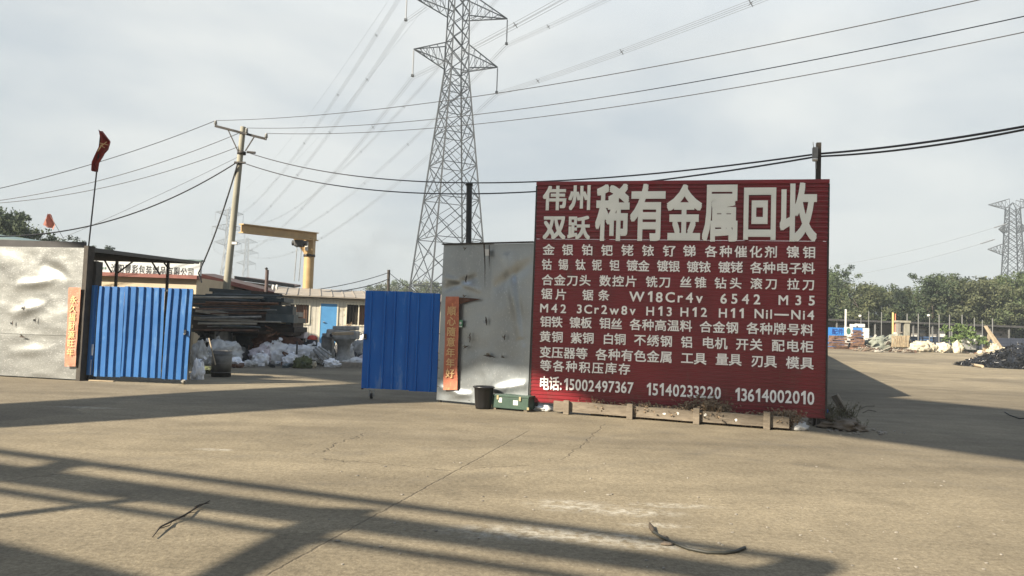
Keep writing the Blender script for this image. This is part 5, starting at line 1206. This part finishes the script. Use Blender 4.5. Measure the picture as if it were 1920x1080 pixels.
# ------------------------------------------------------------------ far yard on the right
YF = 82.
def fr_box(name, x0, x1, y0, y1, Y, dp, mt, parent=None, **k): return px_box(name, x0, x1, y0, y1, Y, dp, mt, parent, bev=0, **k)
fn_ = thing('sheet_fence', (at(1760, 650, YF).x, YF, gz(YF)), 'long navy blue sheet fence across the far side of the yard', 'fence')
nseg = 22
for k in range(nseg):
    x0 = 1540 + (2000 - 1540) * k / nseg; x1 = 1540 + (2000 - 1540) * (k + 1) / nseg; a_, b_ = at(x0, 640, YF), at(x1, 640, YF); zt_ = at((x0 + x1) / 2, 628 + 8 * k / nseg, YF).z; z_ = gz(YF); i = 0
    m = MB(); m.box(((a_.x + b_.x) / 2, YF, (z_ + zt_) / 2), (b_.x - a_.x - .03, .03, zt_ - z_)); pn = obj('panel', m, 'fence_blue' if k in (8, 9) else 'fence_navy', fn_)
    for q in range(5): 
        m = MB(); zz_ = z_ + (zt_ - z_) * (q + .5) / 5; m.box(((a_.x + b_.x) / 2, YF - .03, zz_), (b_.x - a_.x - .04, .03, .09)); obj('rib', m, 'fence_navy', pn)
sh = thing('low_shed_row', (at(1720, 640, 91).x, 91, gz(91)), 'long low dark shed row with open bays behind the navy fence', 'shed')
for k in range(11):
    x0 = 1535 + k * 36; x1 = x0 + 35.5; yt = 597 + (x0 - 1535) / 370 * 14 if x0 < 1905 else 613
    a_, b_ = at(x0, yt, 90), at(x1, yt + 1.2, 90); m = MB(); slab4(m, [a_, b_, b_ + Vector((0, 5, .15)), a_ + Vector((0, 5, .15))], .22); obj('roof_sheet', m, 'canopy', sh)
    m = MB(); m.box(((a_.x + b_.x) / 2, 94, (gz(94) + a_.z) / 2 - .2), (b_.x - a_.x + .02, .15, a_.z - gz(94) - .3)); obj('back_wall', m, 'grey_wall', sh)
    m = MB(); m.box((a_.x, 90.3, (gz(90) + a_.z) / 2 - .12), (.14, .14, a_.z - gz(90) - .2)); obj('post', m, 'pole_grey', sh)
    if k in (1, 4, 5, 6, 8, 9):
        m = MB(); m.box(((a_.x + b_.x) / 2, 91.2, (gz(90) + a_.z) / 2 - .3), (b_.x - a_.x - .5, .1, (a_.z - gz(90)) - .8)); bay = obj('bay_wall', m, 'grey_wall', sh)
        m = MB(); m.box(((a_.x + b_.x) / 2 + .4, 91.1, gz(90) + 1.9), (.9, .06, .9)); obj('window', m, 'white_paint' if k in (4, 6, 8) else 'glass', bay)
        m = MB(); m.box(((a_.x + b_.x) / 2 - .5, 91.1, gz(90) + 1.55), (.8, .05, .4)); obj('pale_panel', m, 'white_paint', bay)
for i, (px, yt, rr, mt) in enumerate(((1586, 580, .11, 'white_paint'), (1614.5, 593, .04, 'pole_grey'), (1629, 584, .05, 'pole_grey'), (1653, 585, .05, 'pole_grey'), (1674.5, 586, .11, 'yellow_post'), (1679, 588, .06, 'banner'), (1701, 588, .06, 'pole_grey'), (1722, 588, .06, 'pole_grey'), (1743, 592, .05, 'pole_grey'), (1761, 590, .06, 'pole_grey'), (1780.5, 590, .06, 'pole_grey'), (1804, 590, .06, 'pole_grey'), (1827, 596, .05, 'pole_grey'), (1842, 600, .05, 'pole_grey'), (1861, 597, .06, 'pole_grey'))):
    t_ = at(px, yt, YF - .6); lab = {0: 'stout white post above the blue hoarding', 1: 'short grey lamp post behind the rust stack', 4: 'yellow post behind the grey tarpaulin heap', 5: 'orange post beside the yellow post', 8: 'grey pole with a small lamp near the middle of the fence'}.get(i)
    nth = {2: 'left of the open bay', 3: 'right of the open bay', 6: 'beside the pale concrete pillar', 7: 'just right of the pale concrete pillar', 9: 'left of the taller bush', 10: 'behind the taller bush', 11: 'behind the shorter bush', 12: 'right of the shorter bush', 13: 'left of the leaning planks', 14: 'right of the leaning planks'}.get(i)
    o = thing('fence_pole', (t_.x, t_.y, gz(YF)), lab or f'thin grey pole by the navy fence, {nth}', 'pole', 'poles along the navy fence'); obj('shaft', MB().tube([(t_.x, t_.y, gz(YF)), t_], rr, 8), mt, o)
    if i in (1, 8): obj('lamp_head', MB().lathe(t_ + Vector((-.1, 0, -.1)), [(0, 0), (.14, .02), (.16, .2), (0, .26)], 10), 'white_paint', o)
hb = thing('blue_hoarding', (at(1590, 640, 79).x, 79, gz(79)), 'blue and white hoarding panels with dark blue characters beside the signboard', 'hoarding')
for x0, x1, y0, mt in ((1548, 1582.5, 613.5, 'hoard_blue'), (1583, 1599, 613, 'white_paint'), (1599.5, 1617, 614, 'hoard_blue'), (1617.5, 1629.5, 615, 'white_paint')):
    a_, b_ = at(x0, y0, 79), at(x1, y0, 79); m = MB(); m.box(((a_.x + b_.x) / 2, 79, (gz(79) + a_.z) / 2), (b_.x - a_.x, .08, a_.z - gz(79))); pn = obj('panel', m, mt, hb)
    FH = Frame((a_.x, 78.96), (b_.x, 78.96))
    if x0 == 1548:
        for c_, xa, xb in (('配', 1560, 1570), ('件', 1571.5, 1581.5)):
            u0, z1 = FH.hit(xa, 616); u1, z0 = FH.hit(xb, 627); put_letter(pn, FH, c_, WT, (u0, u1, z0, z1), .006, .01, 'ink_blue', EM)
    if x0 == 1583:
        u_, z_ = FH.hit(1591, 621); m = MB(); m.lathe((0, 0, 0), [(.0, .01), (.22, .01)], 14); m.v = [tuple(FH.p(u_ + x, .006 + z, z_ + y * 1.6)) for x, y, z in m.v]; obj('emblem', m, 'ink_green', pn)
        for k in range(4):
            uk, zk = FH.hit(1586 + k * 3.3, 632); m = MB(); FH.box(m, uk - .06, uk + .06, .004, .01, zk - .05, zk + .05); obj('emblem', m, 'ink_green', pn)
px_box('white_cooler', 1597, 1606, 608, 613, 79.6, .5, 'white_paint', None, 0, 'small white box standing on the blue hoarding, left one', 'box')
px_box('white_cooler', 1607, 1622, 607.5, 613.5, 79.8, .6, 'white_paint', None, 0, 'wider white box standing on the blue hoarding, right one', 'box')
def rust_stack(px0, px1, pyt, pyb, n, label, taper):
    g = GT((px0 + px1) / 2, pyb); o = thing('rusty_stack', g, label, 'scrap stack', 'rusty stacks on the right'); zt_ = at(px0, pyt, g.y).z; wid = (px1 - px0) * g.y / FPX
    for k in range(n):
        f = k / n; z_ = g.z + (zt_ - g.z) * f; w_ = wid * (1 - taper * f) * r_.uniform(.75, 1); m = MB(); m.box((g.x + r_.uniform(-.1, .1) + wid * .12 * f * taper, g.y + r_.uniform(-.1, .1), z_ + (zt_ - g.z) / n * .4), (w_, 1.2 * (1 - taper * f * .5), (zt_ - g.z) / n * .93), Matrix.Rotation(r_.uniform(-.2, .2), 3, 'Z') @ Matrix.Rotation(r_.uniform(-.06, .06), 3, 'Y')); obj('rusty_layer', m, 'rust_brown', o)
rust_stack(1552, 1588, 628, 650, 6, 'low broad stack of rusty steel in front of the blue hoarding', .35)
rust_stack(1588, 1622, 618, 652, 11, 'tapering tall stack of rusty steel right of the blue hoarding', .72)
def heap(name, label, px, py, wpx, hpx, matname, n, size, pmats, seed, cat='scrap heap', flat=.5, long=2.5):
    g = GT(px, py); k = g.y / FPX; rx, hz_ = wpx * k / 2, hpx * k; r2 = random.Random(seed); o = thing(name, g, label, cat)
    obj('mound', crumple((g.x, g.y + rx * .4, g.z - .05), (rx * .86, rx * .5, hz_ / 1.45 * .9), seed, 4), matname, o)
    ms = {mt: MB() for mt in pmats}
    for i in range(n):
        a = r2.uniform(0, 6.28); q = math.sqrt(r2.random()); c_ = Vector((g.x + rx * q * math.cos(a), g.y + rx * .4 + rx * .55 * q * math.sin(a), g.z + hz_ * (1 - q ** 1.2) * r2.uniform(.75, 1.05) + .02))
        s = size * r2.uniform(.5, 1.4); ms[r2.choice(pmats)].box(c_, (s * long, s, s * flat * .4), Matrix.Rotation(r2.uniform(0, 3.1), 3, 'Z') @ Matrix.Rotation(r2.gauss(0, .5), 3, 'Y') @ Matrix.Rotation(r2.gauss(0, .5), 3, 'X'))
    for mt, m in ms.items(): obj('loose_pieces', m, mt, o, kind='stuff')
    return o
heap('tarpaulin_heap', 'grey green heap of tarpaulin and boards right of the rusty stacks', 1652, 656, 78, 30, 'tarp_grey', 60, .28, ['tarp_grey', 'sheet_pale'], 3, long=4)
heap('scrap_heap', 'mixed dark and pale scrap heap behind the slatted crate', 1690, 652, 62, 36, 'tarp_grey', 90, .22, ['timber', 'sheet_pale', 'rust_brown'], 8, long=3)
g = GT(1688, 655); cr3 = thing('slatted_crate', g, 'yellowish slatted wooden crate tipped on the scrap heap', 'crate')
for k in range(9):
    p0, p1 = at(1674 + k * 3.6, 629 + (k % 2), g.y - .3), at(1672.5 + k * 3.7, 651, g.y - .7); m = MB(); m.bar(p0, p1, .13, .05, up=(0, 1, 0)); obj('slat', m, 'wood_slat', cr3)
for yy in (632, 648): m = MB(); m.bar(at(1671, yy, g.y - .3), at(1706, yy - 1, g.y - .3), .05, .12); obj('rail', m, 'wood_slat', cr3)
g = GT(1690, 654); pl = thing('concrete_pillar', g, 'pale concrete portal with a flat top behind the slatted crate', 'pillar')
fr_box('lintel', 1683, 1708, 601.5, 604.5, 80.5, .8, 'concrete_pole', pl); fr_box('leg', 1696, 1706, 605, 650, 80.6, .6, 'concrete_pole', pl); fr_box('leg', 1684, 1689, 605, 650, 80.6, .6, 'stone', pl); fr_box('dark_drum', 1690, 1695, 606, 628, 80.8, .4, 'iron_dark', pl)
for px, py, w_, h_, lab in ((1722, 656, 46, 22, 'large cream bulk sack right of the slatted crate'), (1716, 660, 30, 12, 'flat yellowish sack in front of the large cream one'), (1743, 656, 28, 20, 'cream sack squeezed between two bulk sacks'), (1767, 658, 36, 20, 'cream bulk sack standing apart, mottled green'), (1795, 656, 24, 22, 'beige sack left of the white block'), (1862, 658, 26, 22, 'pale sack under the leaning planks'), (1878, 660, 22, 15, 'pale sack right of the leaning planks'), (1838, 656, 12, 8, 'tiny cream bag left of the leaning planks'), (1867, 648, 30, 10, 'lilac sack behind the leaning planks')):
    sack(px, py, w_, h_, 'sack_cream', lab, seed=px * .77, group='bulk sacks in the far yard', n=4, tie=False)
g = GT(1820, 657); wb = px_box('grey_block', 1807, 1831, 644.5, 655.5, g.y, 1.0, 'iron_grey', None, 0, 'dark grey block with a white bale on top in the far yard', 'block', .05)
px_box('white_bale', 1808, 1834, 634.5, 644, g.y - .05, 1.0, 'white_paint', None, .02, 'white wrapped bale lying on the dark grey block', 'bale', .08)
tp = thing('leaning_planks', GT(1866, 662), 'bundle of long pale planks propped up like a tripod', 'planks')
for k, (a_, b_) in enumerate((((1846, 611), (1876, 661)), ((1849, 611), (1881, 661)), ((1852, 616), (1885, 661)), ((1858, 630), (1842, 658)), ((1854, 626), (1847, 660)))):
    gy = GT(1866, 662).y; m = MB(); m.bar(at(*a_, gy + .5 * (k > 2)), at(*b_, gy - .3 + .5 * (k > 2)), .18, .06, up=(0, 1, 0)); obj('plank', m, 'timber_pale', tp)
for k in range(28):
    g = GT(r_.uniform(1610, 1915), r_.uniform(652, 661)); s_ = r_.uniform(.08, .3); obj('scrap_piece', crumple(g, (s_ * 1.6, s_, s_ * .5), k * 1.7, 2), r_.choice(['stone', 'sheet_pale', 'rust_brown', 'sack_cream', 'tarp_grey']), None, 'small scrap piece on the ground along the far yard', 'scrap', 'loose scrap along the far yard', loc=g)
for k, (px, py, w_, h_, mt, lab) in enumerate(((1632, 659, 60, 9, 'earth', 'low spread of dirt and boards before the grey tarpaulin heap'), (1700, 661, 50, 8, 'earth', 'low dirt heap in front of the slatted crate'), (1758, 661, 44, 7, 'stone', 'low grey rubble in front of the cream bulk sacks'), (1800, 660, 46, 9, 'earth', 'low dirt and rubble before the white bale'), (1850, 661, 44, 8, 'stone', 'low rubble in front of the leaning planks'), (1900, 660, 50, 14, 'rust', 'rust brown low heap behind the black scrap'))):
    heap('rubble_heap', lab, px, py, w_, h_, mt, 50, .16, ['stone', 'sheet_pale', 'rust_brown'], 60 + k, 'rubble', long=2.2)
# black heap at the right edge
g = GT(1960, 694); r2 = random.Random(40); bh = thing('black_scrap_heap', g, 'glossy black heap of shredded strips at the right edge', 'scrap heap')
rx = (1960 - 1838) * g.y / FPX; hh = at(1960, 648, g.y).z - g.z
obj('mound', MB().grid(40, 24, lambda a, b_: (lambda x, y: (g.x + rx * x, g.y + 2.2 + 2.6 * y, g.z - .03 + hh * max(0, 1 - math.hypot(x, y * 1.0)) ** 1.05 * (1 + .3 * fbm((x * 3, y * 3, 2)))))(a * 2 - 1, b_ * 2 - 1)), 'black_scrap', bh)
m = MB()
for i in range(2600):
    a = r2.uniform(0, 6.28); q = math.sqrt(r2.random()) * 1.02; x, y = q * math.cos(a), q * math.sin(a); z_ = g.z + hh * max(0, 1 - q) ** 1.05 * r2.uniform(.85, 1.12) + r2.uniform(0, .08); L = r2.uniform(.12, .45)
    m.box((g.x + rx * x, g.y + 2.2 + 2.6 * y, z_), (L, r2.uniform(.03, .08), .012), Matrix.Rotation(r2.uniform(0, 3.1), 3, 'Z') @ Matrix.Rotation(r2.gauss(0, .6), 3, 'Y') @ Matrix.Rotation(r2.gauss(0, .6), 3, 'X'))
obj('shredded_strips', m, 'black_scrap', bh, kind='stuff')
for k, (a_, b_) in enumerate((((1818, 686), (1842, 690)), ((1818, 683), (1838, 687)), ((1840, 688), (1856, 687)))):
    p0, p1 = GT(*a_), GT(*b_); obj('log', MB().tube([p0 + Vector((0, 0, .1)), p1 + Vector((0, 0, .1))], .09 - .015 * k, 8), 'timber_pale' if k < 2 else 'timber', None, ['thicker pale log lying at the tip of the black heap', 'thinner pale log behind the thicker one at the black heap', 'brown stick between the pale logs and the black heap'][k], 'log', 'logs beside the black heap', loc=p0)

# ------------------------------------------------------------------ thin haze in the air
m = MB(); m.box((0, 200, 38), (1500, 1300, 80)); hz_o = obj('haze', m, None, kind='stuff', label='thin pale haze filling the air over the yard and fields', cat='haze')
hm = bpy.data.materials.new('haze'); hm.use_nodes = True; t = hm.node_tree; t.nodes.clear(); ou = t.nodes.new('ShaderNodeOutputMaterial'); pv = t.nodes.new('ShaderNodeVolumePrincipled')
pv.inputs['Color'].default_value = (.47, .53, .58, 1); pv.inputs['Density'].default_value = .00085; pv.inputs['Anisotropy'].default_value = 0
t.links.new(pv.outputs[0], ou.inputs['Volume']); hz_o.data.materials.append(hm)

# drifting smoke far behind the cabin
sc_ = at(700, 462, 240); bm = bmesh.new(); bmesh.ops.create_icosphere(bm, subdivisions=3, radius=1)
m = MB(); m.add([Vector((sc_.x + v.co.x * 15 + v.co.z * 7, sc_.y + v.co.y * 9, sc_.z + v.co.z * 16)) for v in bm.verts], [[v.index for v in f.verts] for f in bm.faces]); bm.free()
sm_o = obj('smoke', m, None, kind='stuff', label='faint dark smoke drifting up behind the cabin roof', cat='smoke', loc=sc_)
hm = bpy.data.materials.new('smoke'); hm.use_nodes = True; t = hm.node_tree; t.nodes.clear(); n_ = t.nodes.new; ou = n_('ShaderNodeOutputMaterial'); pv = n_('ShaderNodeVolumePrincipled'); tc2 = n_('ShaderNodeTexCoord'); no = n_('ShaderNodeTexNoise')
no.inputs['Scale'].default_value = .12; no.inputs['Detail'].default_value = 4; t.links.new(tc2.outputs['Object'], no.inputs['Vector'])
mr = n_('ShaderNodeMapRange'); mr.inputs[1].default_value = .5; mr.inputs[2].default_value = .75; mr.inputs[3].default_value = 0; mr.inputs[4].default_value = .05; t.links.new(no.outputs['Fac'], mr.inputs[0])
gr_ = n_('ShaderNodeTexGradient'); gr_.gradient_type = 'SPHERICAL'; mp = n_('ShaderNodeMapping'); mp.inputs['Scale'].default_value = (1 / 17, 1 / 11, 1 / 17); t.links.new(tc2.outputs['Object'], mp.inputs[0]); t.links.new(mp.outputs[0], gr_.inputs[0])
ml = n_('ShaderNodeMath'); ml.operation = 'MULTIPLY'; t.links.new(mr.outputs[0], ml.inputs[0]); t.links.new(gr_.outputs['Fac'], ml.inputs[1]); t.links.new(ml.outputs[0], pv.inputs['Density'])
pv.inputs['Color'].default_value = (.2, .2, .2, 1); t.links.new(pv.outputs[0], ou.inputs['Volume']); sm_o.data.materials.append(hm)
